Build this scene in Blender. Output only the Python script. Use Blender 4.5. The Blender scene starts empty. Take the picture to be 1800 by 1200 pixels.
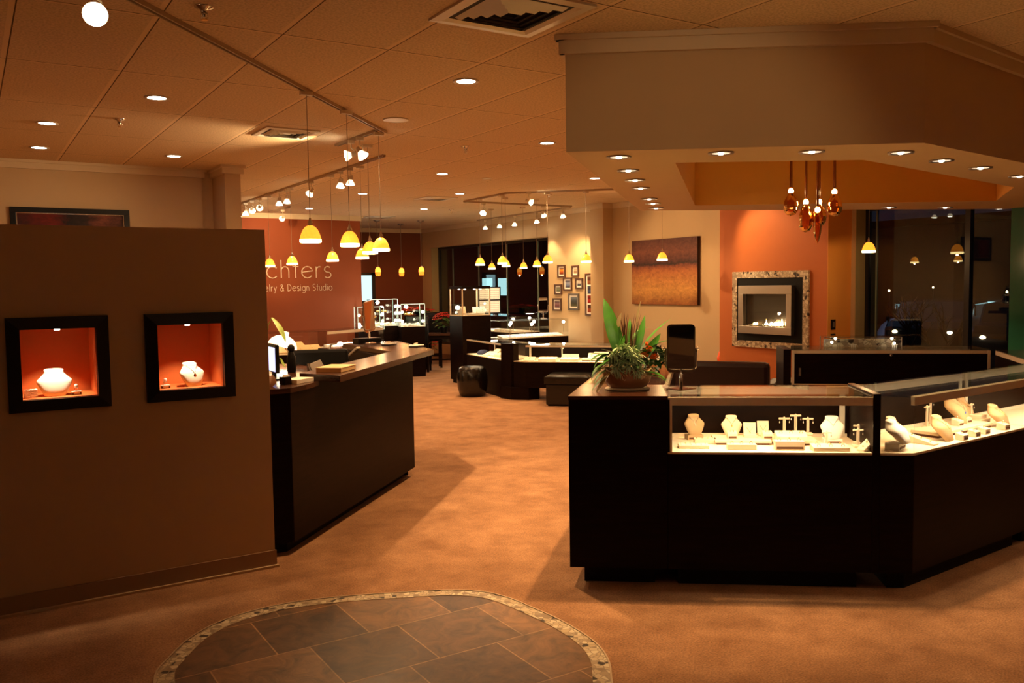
import bpy, math, random
from mathutils import Vector, Matrix
from mathutils.geometry import tessellate_polygon
random.seed(7)
PI=math.pi; sin=math.sin; cos=math.cos
SC=bpy.context.scene; COL=SC.collection
EYE=1.66; CEIL=3.0
# ---------------------------------------------------------------- materials
def lin(c):
    if isinstance(c,str):
        c=c.lstrip('#'); c=[int(c[i:i+2],16)/255 for i in (0,2,4)]
        return tuple(x/12.92 if x<=.04045 else ((x+.055)/1.055)**2.4 for x in c)
    return tuple(c)
def newmat(name):
    m=bpy.data.materials.new(name); m.use_nodes=True; nt=m.node_tree
    return m,nt,nt.nodes['Principled BSDF']
def setc(b,col,rough=.6,metal=0.,spec=.5,coat=0.):
    b.inputs['Base Color'].default_value=(*lin(col),1); b.inputs['Roughness'].default_value=rough
    b.inputs['Metallic'].default_value=metal; b.inputs['Specular IOR Level'].default_value=spec
    b.inputs['Coat Weight'].default_value=coat
def mat(name,col,rough=.6,metal=0.,spec=.5,var=0.,scale=12.,bump=0.,coat=0.,emit=None,es=1.):
    m,nt,b=newmat(name); setc(b,col,rough,metal,spec,coat)
    if emit is not None:
        b.inputs['Emission Color'].default_value=(*lin(emit),1); b.inputs['Emission Strength'].default_value=es
        m.cycles.emission_sampling='NONE'
    tc=nt.nodes.new('ShaderNodeTexCoord'); nz=nt.nodes.new('ShaderNodeTexNoise')
    nz.inputs['Scale'].default_value=scale; nz.inputs['Detail'].default_value=4
    nt.links.new(tc.outputs['Object'],nz.inputs['Vector'])
    if var>0:
        mx=nt.nodes.new('ShaderNodeMix'); mx.data_type='RGBA'
        c=lin(col); mx.inputs[6].default_value=(*[x*(1-var) for x in c],1); mx.inputs[7].default_value=(*[min(1,x*(1+var)) for x in c],1)
        nt.links.new(nz.outputs['Fac'],mx.inputs[0]); nt.links.new(mx.outputs[2],b.inputs['Base Color'])
    if bump>0:
        bp=nt.nodes.new('ShaderNodeBump'); bp.inputs['Strength'].default_value=bump; bp.inputs['Distance'].default_value=.01
        nt.links.new(nz.outputs['Fac'],bp.inputs['Height']); nt.links.new(bp.outputs['Normal'],b.inputs['Normal'])
    return m
def glow(name,col,s,samp='NONE'):
    m=bpy.data.materials.new(name); m.use_nodes=True; nt=m.node_tree; nt.nodes.clear()
    e=nt.nodes.new('ShaderNodeEmission'); o=nt.nodes.new('ShaderNodeOutputMaterial')
    e.inputs['Color'].default_value=(*lin(col),1); e.inputs['Strength'].default_value=s
    nt.links.new(e.outputs[0],o.inputs[0]); m.cycles.emission_sampling=samp; return m
def thinglass(name,tint=(.97,.99,.97),refl=1.0,rough=0.0):
    m=bpy.data.materials.new(name); m.use_nodes=True; nt=m.node_tree; nt.nodes.clear()
    o=nt.nodes.new('ShaderNodeOutputMaterial'); mx=nt.nodes.new('ShaderNodeMixShader')
    t=nt.nodes.new('ShaderNodeBsdfTransparent'); g=nt.nodes.new('ShaderNodeBsdfGlossy'); f=nt.nodes.new('ShaderNodeFresnel')
    t.inputs[0].default_value=(*tint,1); g.inputs['Roughness'].default_value=rough; g.inputs['Color'].default_value=(1*refl,1*refl,1*refl,1)
    geo=nt.nodes.new('ShaderNodeNewGeometry'); mm=nt.nodes.new('ShaderNodeMapRange'); mm.inputs['To Min'].default_value=1.45; mm.inputs['To Max'].default_value=1/1.45
    nt.links.new(geo.outputs['Backfacing'],mm.inputs['Value']); nt.links.new(mm.outputs['Result'],f.inputs['IOR'])  # thin pane: same reflectance from both sides
    nt.links.new(f.outputs[0],mx.inputs[0]); nt.links.new(t.outputs[0],mx.inputs[1]); nt.links.new(g.outputs[0],mx.inputs[2]); nt.links.new(mx.outputs[0],o.inputs[0])
    return m
def wood(name,c1,c2,rough=.32,spec=.5):
    m,nt,b=newmat(name); setc(b,c1,rough,0,spec)
    tc=nt.nodes.new('ShaderNodeTexCoord'); mp=nt.nodes.new('ShaderNodeMapping'); mp.inputs['Scale'].default_value=(1.5,1.5,14)
    nz=nt.nodes.new('ShaderNodeTexNoise'); nz.inputs['Scale'].default_value=3; nz.inputs['Detail'].default_value=8; nz.inputs['Roughness'].default_value=.65
    cr=nt.nodes.new('ShaderNodeValToRGB'); cr.color_ramp.elements[0].position=.35; cr.color_ramp.elements[1].position=.7
    cr.color_ramp.elements[0].color=(*lin(c1),1); cr.color_ramp.elements[1].color=(*lin(c2),1)
    nt.links.new(tc.outputs['Object'],mp.inputs[0]); nt.links.new(mp.outputs[0],nz.inputs['Vector']); nt.links.new(nz.outputs['Fac'],cr.inputs[0]); nt.links.new(cr.outputs[0],b.inputs['Base Color'])
    return m
def ceilmat():
    m,nt,b=newmat('acoustic_tile'); setc(b,(.62,.50,.33),.9,0,.2)
    N=nt.nodes.new; L=nt.links.new
    tc=N('ShaderNodeTexCoord'); sp=N('ShaderNodeSeparateXYZ'); L(tc.outputs['Object'],sp.inputs[0])
    def band(sock,off,per,w):
        a=N('ShaderNodeMath'); a.operation='ADD'; a.inputs[1].default_value=-off+50*per; L(sock,a.inputs[0])
        d=N('ShaderNodeMath'); d.operation='MODULO'; d.inputs[1].default_value=per; L(a.outputs[0],d.inputs[0])
        c=N('ShaderNodeMath'); c.operation='LESS_THAN'; c.inputs[1].default_value=w; L(d.outputs[0],c.inputs[0]); return c.outputs[0]
    bar=N('ShaderNodeMath'); bar.operation='MAXIMUM'; L(band(sp.outputs[0],  .842,.612,.026),bar.inputs[0]); L(band(sp.outputs[1],4.585,1.235,.018),bar.inputs[1])
    gr=N('ShaderNodeMath'); gr.operation='MAXIMUM'; L(band(sp.outputs[0],.846+.022,.612,.007),gr.inputs[0]); L(band(sp.outputs[1],4.585-.008,1.235,.008),gr.inputs[1])
    nz=N('ShaderNodeTexNoise'); nz.inputs['Scale'].default_value=75; nz.inputs['Detail'].default_value=4; L(tc.outputs['Object'],nz.inputs['Vector'])
    cr=N('ShaderNodeValToRGB'); cr.color_ramp.elements[0].position=.35; cr.color_ramp.elements[1].position=.6
    cr.color_ramp.elements[0].color=(.58,.44,.27,1); cr.color_ramp.elements[1].color=(.78,.60,.39,1); L(nz.outputs['Fac'],cr.inputs[0])
    m1=N('ShaderNodeMix'); m1.data_type='RGBA'; L(bar.outputs[0],m1.inputs[0]); L(cr.outputs[0],m1.inputs[6]); m1.inputs[7].default_value=(.82,.63,.40,1)
    m2=N('ShaderNodeMix'); m2.data_type='RGBA'; L(gr.outputs[0],m2.inputs[0]); L(m1.outputs[2],m2.inputs[6]); m2.inputs[7].default_value=(.12,.07,.035,1)
    L(m2.outputs[2],b.inputs['Base Color'])
    bp=N('ShaderNodeBump'); bp.inputs['Strength'].default_value=.25; bp.inputs['Distance'].default_value=.004; L(nz.outputs['Fac'],bp.inputs['Height']); L(bp.outputs[0],b.inputs['Normal'])
    return m
def carpetmat():
    m,nt,b=newmat('carpet'); setc(b,(.4,.2,.09),.95,0,.1); b.inputs['Sheen Weight'].default_value=.15
    N=nt.nodes.new; L=nt.links.new; tc=N('ShaderNodeTexCoord')
    n1=N('ShaderNodeTexNoise'); n1.inputs['Scale'].default_value=3.4; n1.inputs['Detail'].default_value=7; n1.inputs['Roughness'].default_value=.68; L(tc.outputs['Object'],n1.inputs['Vector'])
    cr=N('ShaderNodeValToRGB'); cr.color_ramp.elements[0].position=.3; cr.color_ramp.elements[1].position=.72
    cr.color_ramp.elements[0].color=(.25,.115,.050,1); cr.color_ramp.elements[1].color=(.50,.27,.135,1); L(n1.outputs['Fac'],cr.inputs[0])
    n2=N('ShaderNodeTexNoise'); n2.inputs['Scale'].default_value=110; n2.inputs['Detail'].default_value=2; L(tc.outputs['Object'],n2.inputs['Vector'])
    mx=N('ShaderNodeMix'); mx.data_type='RGBA'; mx.blend_type='MULTIPLY'; mx.inputs[0].default_value=.5
    L(cr.outputs[0],mx.inputs[6]); cr2=N('ShaderNodeValToRGB'); cr2.color_ramp.elements[0].position=.3; cr2.color_ramp.elements[1].position=.7; cr2.color_ramp.elements[0].color=(.3,.3,.3,1); cr2.color_ramp.elements[1].color=(1.45,1.45,1.45,1); L(n2.outputs['Fac'],cr2.inputs[0]); L(cr2.outputs[0],mx.inputs[7]); L(mx.outputs[2],b.inputs['Base Color'])
    bp=N('ShaderNodeBump'); bp.inputs['Strength'].default_value=.5; bp.inputs['Distance'].default_value=.006; L(n2.outputs['Fac'],bp.inputs['Height']); L(bp.outputs[0],b.inputs['Normal'])
    return m
def slatemat():
    m,nt,b=newmat('slate_tile'); setc(b,(.2,.13,.08),.42,0,.4)
    N=nt.nodes.new; L=nt.links.new; tc=N('ShaderNodeTexCoord')
    mp=N('ShaderNodeMapping'); mp.inputs['Rotation'].default_value=(0,0,math.radians(0)); mp.inputs['Location'].default_value=(-.375+.0,-.235,0); L(tc.outputs['Object'],mp.inputs[0])
    br=N('ShaderNodeTexBrick'); br.offset=.33; br.inputs['Scale'].default_value=1; br.inputs['Brick Width'].default_value=.445; br.inputs['Row Height'].default_value=.445
    br.inputs['Mortar Size'].default_value=.0035; br.inputs['Color1'].default_value=(.105,.068,.045,1); br.inputs['Color2'].default_value=(.28,.185,.105,1); br.inputs['Mortar'].default_value=(.42,.30,.18,1); br.inputs['Bias'].default_value=-.1
    L(mp.outputs[0],br.inputs['Vector'])
    nz=N('ShaderNodeTexNoise'); nz.inputs['Scale'].default_value=7; nz.inputs['Detail'].default_value=8; nz.inputs['Roughness'].default_value=.7; nz.inputs['Distortion'].default_value=1.2; L(tc.outputs['Object'],nz.inputs['Vector'])
    cr=N('ShaderNodeValToRGB'); e=cr.color_ramp.elements; e[0].position=.33; e[0].color=(.42,.36,.32,1); e[1].position=.72; e[1].color=(1.7,1.25,.85,1); L(nz.outputs['Fac'],cr.inputs[0])
    mx=N('ShaderNodeMix'); mx.data_type='RGBA'; mx.blend_type='MULTIPLY'; mx.inputs[0].default_value=.85; L(br.outputs['Color'],mx.inputs[6]); L(cr.outputs[0],mx.inputs[7]); L(mx.outputs[2],b.inputs['Base Color'])
    bp=N('ShaderNodeBump'); bp.inputs['Strength'].default_value=.35; bp.inputs['Distance'].default_value=.006; L(nz.outputs['Fac'],bp.inputs['Height']); L(bp.outputs[0],b.inputs['Normal'])
    return m
def mosaicmat(scale=34,name='pebble_mosaic'):
    m,nt,b=newmat(name); setc(b,(.5,.4,.26),.45,0,.4)
    N=nt.nodes.new; L=nt.links.new; tc=N('ShaderNodeTexCoord')
    v=N('ShaderNodeTexVoronoi'); v.inputs['Scale'].default_value=scale; L(tc.outputs['Object'],v.inputs['Vector'])
    v2=N('ShaderNodeTexVoronoi'); v2.feature='DISTANCE_TO_EDGE'; v2.inputs['Scale'].default_value=scale; L(tc.outputs['Object'],v2.inputs['Vector'])
    sp=N('ShaderNodeSeparateColor'); L(v.outputs['Color'],sp.inputs[0])
    cr=N('ShaderNodeValToRGB'); cr.color_ramp.interpolation='CONSTANT'; e=cr.color_ramp.elements
    e[0].position=0; e[0].color=(.04,.025,.015,1); e[1].position=.1; e[1].color=(.60,.48,.31,1)
    for p,c in ((.35,(.42,.31,.19,1)),(.5,(.70,.60,.42,1)),(.75,(.30,.21,.13,1)),(.85,(.55,.42,.25,1))):
        q=e.new(p); q.color=c
    L(sp.outputs[0],cr.inputs[0])
    lt=N('ShaderNodeMath'); lt.operation='LESS_THAN'; lt.inputs[1].default_value=.06; L(v2.outputs['Distance'],lt.inputs[0])
    mx=N('ShaderNodeMix'); mx.data_type='RGBA'; L(lt.outputs[0],mx.inputs[0]); L(cr.outputs[0],mx.inputs[6]); mx.inputs[7].default_value=(.33,.25,.16,1); L(mx.outputs[2],b.inputs['Base Color'])
    return m
def paintingmat(name,stops,scale,axis=2,warp=.25):
    # abstract colour bands: ramp along height, broken up by noise
    m,nt,b=newmat(name); setc(b,(.4,.2,.1),.6,0,.3)
    N=nt.nodes.new; L=nt.links.new; tc=N('ShaderNodeTexCoord'); sp=N('ShaderNodeSeparateXYZ'); L(tc.outputs['Generated'],sp.inputs[0])
    mpg=N('ShaderNodeMapping'); mpg.inputs['Scale'].default_value=(1.0,1,.6); L(tc.outputs['Generated'],mpg.inputs[0])
    nz=N('ShaderNodeTexNoise'); nz.inputs['Scale'].default_value=scale; nz.inputs['Detail'].default_value=9; nz.inputs['Roughness'].default_value=.78; L(mpg.outputs[0],nz.inputs['Vector'])
    s=N('ShaderNodeMath'); s.operation='SUBTRACT'; s.inputs[1].default_value=.5; L(nz.outputs['Fac'],s.inputs[0])
    k=N('ShaderNodeMath'); k.operation='MULTIPLY'; k.inputs[1].default_value=warp; L(s.outputs[0],k.inputs[0])
    a=N('ShaderNodeMath'); a.operation='ADD'; L(sp.outputs[axis],a.inputs[0]); L(k.outputs[0],a.inputs[1])
    cr=N('ShaderNodeValToRGB'); e=cr.color_ramp.elements; e[0].position=stops[0][0]; e[0].color=(*lin(stops[0][1]),1); e[1].position=stops[-1][0]; e[1].color=(*lin(stops[-1][1]),1)
    for p,c in stops[1:-1]: q=e.new(p); q.color=(*lin(c),1)
    L(a.outputs[0],cr.inputs[0])
    nz2=N('ShaderNodeTexNoise'); nz2.inputs['Scale'].default_value=scale*2.2; nz2.inputs['Detail'].default_value=9; nz2.inputs['Roughness'].default_value=.8; nz2.inputs['Distortion'].default_value=.6; L(tc.outputs['Generated'],nz2.inputs['Vector'])
    c2=N('ShaderNodeValToRGB'); c2.color_ramp.elements[0].position=.34; c2.color_ramp.elements[0].color=(.42,.36,.36,1); c2.color_ramp.elements[1].position=.66; c2.color_ramp.elements[1].color=(1.3,1.25,1.1,1); L(nz2.outputs['Fac'],c2.inputs[0])
    mu=N('ShaderNodeMix'); mu.data_type='RGBA'; mu.blend_type='MULTIPLY'; mu.inputs[0].default_value=.75; L(cr.outputs[0],mu.inputs[6]); L(c2.outputs[0],mu.inputs[7]); L(mu.outputs[2],b.inputs['Base Color']); return m

M={}
M['wall']=mat('tan_paint',(.55,.385,.205),.75,var=.03,scale=4,bump=.03)
M['partition']=mat('partition_paint',(.50,.345,.19),.75,var=.03,scale=4,bump=.03)
M['crown']=mat('cream_moulding',(.66,.52,.33),.6,var=.02)
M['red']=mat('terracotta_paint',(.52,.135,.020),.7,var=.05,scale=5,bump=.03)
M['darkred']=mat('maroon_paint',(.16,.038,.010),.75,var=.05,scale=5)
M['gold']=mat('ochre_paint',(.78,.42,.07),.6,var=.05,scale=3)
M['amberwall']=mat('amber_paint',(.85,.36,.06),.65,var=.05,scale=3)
M['ceil']=ceilmat(); M['carpet']=carpetmat(); M['slate']=slatemat(); M['mosaic']=mosaicmat(); M['granite']=mosaicmat(26,'stone_chip_border')
M['base']=mat('baseboard_vinyl',(.30,.18,.10),.5,var=.03)
M['basecap']=mat('baseboard_toe',(.55,.40,.25),.5,var=.03)
M['wood']=wood('espresso_wood',(.0045,.0016,.0009),(.012,.0042,.0020),.42,.07)
M['woodtop']=wood('espresso_top',(.032,.0095,.004),(.062,.020,.008),.24,.45)
M['black']=mat('black_lacquer',(.005,.004,.0035),.35,0,.3,var=.2)
M['blackmatte']=mat('black_matte',(.006,.005,.0045),.7,0,.2,var=.2)
M['silver']=mat('brushed_aluminium',(.92,.84,.70),.42,.25,var=.05,scale=60)
M['chrome']=mat('chrome',(.8,.78,.75),.08,1.,var=.02)
M['steel']=mat('satin_steel',(.40,.36,.31),.35,1.,var=.05)
M['cream']=mat('cream_leatherette',(.80,.66,.47),.6,var=.03,scale=30)
M['white']=mat('white_leatherette',(.88,.84,.76),.55,var=.02,scale=30)
M['tan']=mat('tan_suede',(.55,.37,.19),.8,var=.05,scale=30)
M['deck']=mat('cream_fabric_deck',(.82,.70,.52),.8,var=.03,scale=60)
M['slot']=mat('brown_slot',(.10,.035,.012),.7,var=.05)
M['goldmetal']=mat('gold_metal',(.85,.55,.2),.2,1.,var=.05)
M['silvermetal']=mat('polished_silver',(.9,.88,.85),.12,1.,var=.03)
M['gem']=mat('clear_gem',(.9,.92,.95),.05,0,1.,var=.02,coat=1.)
M['blue']=mat('blue_gem',(.05,.18,.75),.1,0,1.,var=.05,coat=1.)
M['glass']=thinglass('case_glass',(.97,.99,.97),.75)
M['glassf']=thinglass('case_front_glass',(.985,.99,.985),.55)
M['edgeglass']=mat('green_glass_edge',(.25,.55,.42),.1,0,.8,var=.05)
M['window']=thinglass('window_glass',(.75,.82,.78),1.35)
M['leather']=mat('black_leather',(.006,.004,.003),.24,0,.45,var=.2,scale=18,bump=.25,coat=.2)
M['sofa']=mat('plum_leather',(.014,.004,.004),.4,0,.4,var=.1,scale=20,bump=.1)
M['bulbw']=glow('halogen_face',(1,.93,.80),14)
M['track_bulb']=glow('spot_lamp_face',(1,.86,.62),22)
M['spotbulb']=glow('soffit_lamp',(1,.85,.62),12)
M['lens']=mat('soffit_reflector',(.75,.70,.62),.25,.6,var=.05,emit=(1,.75,.5),es=.55)
M['shade']=mat('amber_art_glass',(.9,.45,.08),.3,var=.35,scale=40,emit=(1,.27,.018),es=1.25)
M['shadeband']=mat('milky_glass_band',(.95,.8,.5),.3,var=.05,emit=(1,.72,.30),es=6.)
M['redshade']=mat('red_amber_glass',(.8,.2,.03),.3,var=.4,scale=30,emit=(1,.16,.01),es=1.5)
M['redbulb']=glow('bright_amber_glass',(1,.30,.03),2.0)
M['cable']=mat('grey_cable',(.28,.20,.13),.5,.3,var=.05)
M['fixture']=mat('white_fixture',(.62,.52,.38),.45,var=.05)
M['trackm']=mat('track_beige',(.40,.29,.18),.5,var=.05)
M['ambglass']=None
M['vent']=mat('vent_white_metal',(.72,.66,.55),.4,.2,var=.03)
M['ventdark']=mat('vent_dark',(.02,.014,.01),.8,var=.1)
M['leafL']=mat('light_leaf',(.30,.42,.05),.4,var=.3,scale=25,spec=.5)
M['leaf']=mat('green_leaf',(.045,.19,.018),.35,var=.35,scale=20,spec=.5)
M['leafD']=mat('dark_leaf',(.035,.12,.022),.35,var=.3,scale=20)
M['frond']=mat('grey_green_frond',(.42,.56,.32),.55,var=.3,scale=25)
M['reed']=mat('brown_reed',(.11,.035,.015),.6,var=.3,scale=25)
M['yellowleaf']=mat('yellowing_leaf',(.55,.30,.03),.5,var=.3)
M['petalw']=mat('white_spathe',(.85,.72,.42),.4,var=.05)
M['petalo']=mat('orange_petal',(1.0,.27,.03),.5,var=.2,scale=40)
M['petalr']=mat('red_bract',(.55,.014,.010),.5,var=.3,scale=25)
M['ceramic']=mat('brown_glazed_ceramic',(.36,.17,.07),.3,0,.6,var=.15,scale=14,coat=.3)
M['relief']=mat('tan_glazed_relief',(.85,.62,.36),.35,0,.6,var=.15,scale=40)
M['saucer']=mat('cream_saucer',(.62,.52,.38),.35,var=.03)
M['terracotta']=mat('terracotta_pot',(.33,.10,.04),.6,var=.1)
M['redglass']=mat('red_blown_glass',(.75,.07,.01),.06,0,.8,var=.3,scale=9,coat=1.,emit=(.9,.08,.01),es=.15)
M['firelit']=glow('flame',(1,.50,.14),9)
M['firehot']=glow('hot_flame',(1,.78,.45),16)
M['flint']=mat('glass_gravel',(.35,.30,.22),.2,var=.5,scale=50)
M['firebox']=mat('firebox_back',(.022,.016,.012),.5,.0,var=.1)
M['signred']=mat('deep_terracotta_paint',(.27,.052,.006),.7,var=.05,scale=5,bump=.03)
M['green']=mat('green_panel',(.022,.14,.085),.12,0,.6,var=.05,coat=.5)
M['jamb']=mat('green_lit_wall_paint',(.36,.30,.14),.7,var=.03)  # wall paint on the jambs, green light tint put into the colour
M['paper']=mat('white_paper',(.85,.78,.68),.7,var=.02)
M['papertan']=mat('manila_paper',(.72,.48,.24),.7,var=.05)
M['pink']=mat('pale_tissue',(.75,.52,.42),.8,var=.05)
M['plasticg']=mat('grey_plastic',(.20,.16,.13),.4,var=.05)
M['screen']=glow('bluish_screen',(.55,.55,1.),1.1)
M['mirrorb']=mat('mirror_glass',(.85,.85,.85),.02,1.,var=0)
M['daylight']=glow('lit_shopfront',(.42,.66,.75),1.1)
M['shop2']=glow('lit_office',(.35,.5,.6),.35)
M['snow']=mat('dirty_snow',(.42,.45,.55),.9,var=.15,scale=3)
M['asphalt']=mat('wet_asphalt',(.03,.032,.036),.4,var=.3,scale=6)
M['bark']=mat('tree_bark',(.09,.06,.05),.9,var=.2)
M['brick']=mat('dark_brick',(.05,.035,.03),.8,var=.3,scale=6)
M['carpaint']=mat('dark_car_paint',(.05,.055,.07),.2,.3,var=.05,coat=.6)
M['streetlight']=glow('street_lamp_glow',(1,.65,.35),20)
M['lettering']=mat('champagne_letter',(.85,.66,.46),.4,.1,var=.03)
M['canvasside']=mat('dark_canvas_edge',(.03,.008,.005),.8,var=.1)
# ---------------------------------------------------------------- mesh builder
class G:
    def __init__(s): s.v=[]; s.f=[]; s.sm=[]
    def add(s,vs,fs,smooth=False,T=None):
        o=len(s.v)
        s.v+= [tuple(T@Vector(v)) for v in vs] if T is not None else [tuple(v) for v in vs]
        for f in fs: s.f.append([i+o for i in f]); s.sm.append(smooth)
        return s
    def box(s,c,d,rz=0,T=None,rx=0,ry=0):
        x,y,z=[k/2 for k in d]
        vs=[(-x,-y,-z),(x,-y,-z),(x,y,-z),(-x,y,-z),(-x,-y,z),(x,-y,z),(x,y,z),(-x,y,z)]
        m=Matrix.Translation(c)@Matrix.Rotation(rz,4,'Z')@Matrix.Rotation(ry,4,'Y')@Matrix.Rotation(rx,4,'X')
        if T is not None: m=T@m
        return s.add(vs,[(0,3,2,1),(4,5,6,7),(0,1,5,4),(1,2,6,5),(2,3,7,6),(3,0,4,7)],False,m)
    def bb(s,x0,x1,y0,y1,z0,z1): return s.box(((x0+x1)/2,(y0+y1)/2,(z0+z1)/2),(abs(x1-x0),abs(y1-y0),abs(z1-z0)))
    def prism(s,poly,z0,z1,smooth=False):
        n=len(poly); ar=sum(poly[i][0]*poly[(i+1)%n][1]-poly[(i+1)%n][0]*poly[i][1] for i in range(n))
        if ar<0: poly=poly[::-1]
        vs=[(x,y,z0) for x,y in poly]+[(x,y,z1) for x,y in poly]
        tr=tessellate_polygon([[Vector((x,y,0)) for x,y in poly]])
        fs=[]
        for t in tr:
            a,b,c=[Vector((*poly[i],0)) for i in t]
            if (b-a).cross(c-a).z<0: t=(t[0],t[2],t[1])
            fs.append((t[2],t[1],t[0])); fs.append((t[0]+n,t[1]+n,t[2]+n))
        s.add(vs,fs,False)
        s.add(vs,[(i,(i+1)%n,(i+1)%n+n,i+n) for i in range(n)],smooth); return s
    def lathe(s,prof,seg=24,c=(0,0,0),sx=1,sy=1,T=None,cap=True,smooth=True):
        vs=[];fs=[];n=len(prof)
        for r,z in prof:
            for k in range(seg):
                a=2*PI*k/seg; vs.append((c[0]+r*cos(a)*sx,c[1]+r*sin(a)*sy,c[2]+z))
        for i in range(n-1):
            for k in range(seg): fs.append((i*seg+k,i*seg+(k+1)%seg,(i+1)*seg+(k+1)%seg,(i+1)*seg+k))
        s.add(vs,fs,smooth,T)
        if cap:
            if prof[0][0]>1e-5: s.add(vs[:seg],[tuple(range(seg))[::-1]],False,T)
            if prof[-1][0]>1e-5: s.add(vs[-seg:],[tuple(range(seg))],False,T)
        return s
    def loft(s,rings,smooth=True,cap=True,T=None,closed=True):
        m=len(rings[0]); vs=[p for r in rings for p in r]; fs=[]
        for i in range(len(rings)-1):
            for k in range(m if closed else m-1): fs.append((i*m+k,i*m+(k+1)%m,(i+1)*m+(k+1)%m,(i+1)*m+k))
        s.add(vs,fs,smooth,T)
        if cap and closed: s.add(rings[0],[tuple(range(m))[::-1]],False,T); s.add(rings[-1],[tuple(range(m))],False,T)
        return s
    def tube(s,pts,r,seg=8,cap=True,T=None,r1=None):
        pts=[Vector(p) for p in pts]; rings=[]; n=len(pts); up=Vector((0,0,1))
        for i,p in enumerate(pts):
            t=(pts[min(i+1,n-1)]-pts[max(i-1,0)]).normalized()
            a=t.cross(up)
            if a.length<1e-3: a=t.cross(Vector((1,0,0)))
            a.normalize(); b=a.cross(t).normalized()
            rr=r if r1 is None else r+(r1-r)*i/max(1,n-1)
            if i>0 and a.dot(pa)<0: a=-a; b=-b
            pa=a
            rings.append([tuple(p+(a*cos(2*PI*k/seg)+b*sin(2*PI*k/seg))*rr) for k in range(seg)])
        return s.loft(rings,True,cap,T)
    def ell(s,c,r,seg=14,rings=8,T=None):
        prof=[(max(1e-6,sin(PI*i/rings)),-cos(PI*i/rings)) for i in range(rings+1)]
        m=Matrix.Translation(c)@Matrix.Diagonal((r[0],r[1],r[2],1))
        if T is not None: m=T@m
        return s.lathe(prof,seg,T=m,cap=False)
    def leaf(s,base,d,up,length,width,droop=.4,fold=.25,n=6,tipw=.05):
        # a curved, folded blade from base heading d (rises along up, then droops)
        base=Vector(base); d=Vector(d).normalized(); up=Vector(up).normalized(); side=d.cross(up).normalized(); up=side.cross(d).normalized()
        P=[];pos=base.copy(); dirv=d.copy(); st=length/n; vs=[]
        for i in range(n+1):
            t=i/n; w=width*(sin(PI*min(1,t*.93+.07))**.8)*.5+tipw*width*.0
            if i==n: w=width*.02
            nn=side.cross(dirv).normalized()
            vs+= [tuple(pos-side*w+nn*w*fold),tuple(pos),tuple(pos+side*w+nn*w*fold)]
            q=Matrix.Rotation(-droop/n,4,side); dirv=(q@dirv).normalized(); pos=pos+dirv*st
        fs=[]
        for i in range(n):
            a=i*3; fs+=[(a,a+1,a+4,a+3),(a+1,a+2,a+5,a+4)]
        return s.add(vs,fs,True)
    def build(s,name,m,parent=None,bevel=0,loc=None,weld=False):
        me=bpy.data.meshes.new(name); me.from_pydata(s.v,[],s.f); me.update()
        for p,q in zip(me.polygons,s.sm): p.use_smooth=q
        me.materials.append(m); o=bpy.data.objects.new(name,me); COL.objects.link(o)
        if parent is not None: o.parent=parent
        if loc is not None: o.location=loc
        if bevel>0:
            b=o.modifiers.new('bevel','BEVEL'); b.width=bevel; b.segments=2; b.limit_method='ANGLE'; b.angle_limit=math.radians(40)
        return o
def tag(o,label,cat,group=None,kind=None):
    o['label']=label; o['category']=cat
    if group: o['group']=group
    if kind: o['kind']=kind
    return o
def thing(name,label,cat,loc=(0,0,0),rz=0,group=None,sc=None):
    o=bpy.data.objects.new(name,None); o.empty_display_size=.05; COL.objects.link(o)
    o.location=loc; o.rotation_euler=(0,0,rz)
    if sc: o.scale=(sc,sc,sc) if not isinstance(sc,tuple) else sc
    return tag(o,label,cat,group)
def struct(name,g,m,bevel=0):
    o=g.build(name,m,None,bevel); o['kind']='structure'; return o
def dup(root,label,loc=None,rz=None,group=None,sc=None):
    def cp(o,par):
        c=o.copy(); COL.objects.link(c)
        if par is not None: c.parent=par
        for ch in kids.get(o.name,[]): cp(ch,c)
        return c
    kids={}
    def walk(o):
        kids[o.name]=[c for c in bpy.data.objects if c.parent==o]
        for c in kids[o.name]: walk(c)
    walk(root); r=cp(root,None)
    r['label']=label
    if loc is not None: r.location=loc
    if rz is not None: r.rotation_euler=(0,0,rz)
    if group: r['group']=group
    if sc: r.scale=(sc,sc,sc)
    return r
def spot(name,loc,target,power,angle=80,blend=.5,col=(1,.575,.245),r=.02):
    d=bpy.data.lights.new(name,'SPOT'); d.energy=power; d.spot_size=math.radians(angle); d.spot_blend=blend; d.color=col; d.shadow_soft_size=r
    o=bpy.data.objects.new(name,d); COL.objects.link(o); o.location=loc
    v=Vector(target)-Vector(loc); o.rotation_euler=v.to_track_quat('-Z','Y').to_euler(); return o
def point(name,loc,power,col=(1,.6,.29),r=.03):
    d=bpy.data.lights.new(name,'POINT'); d.energy=power; d.color=col; d.shadow_soft_size=r
    o=bpy.data.objects.new(name,d); COL.objects.link(o); o.location=loc; return o
WARM=(1,.575,.245)
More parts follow.
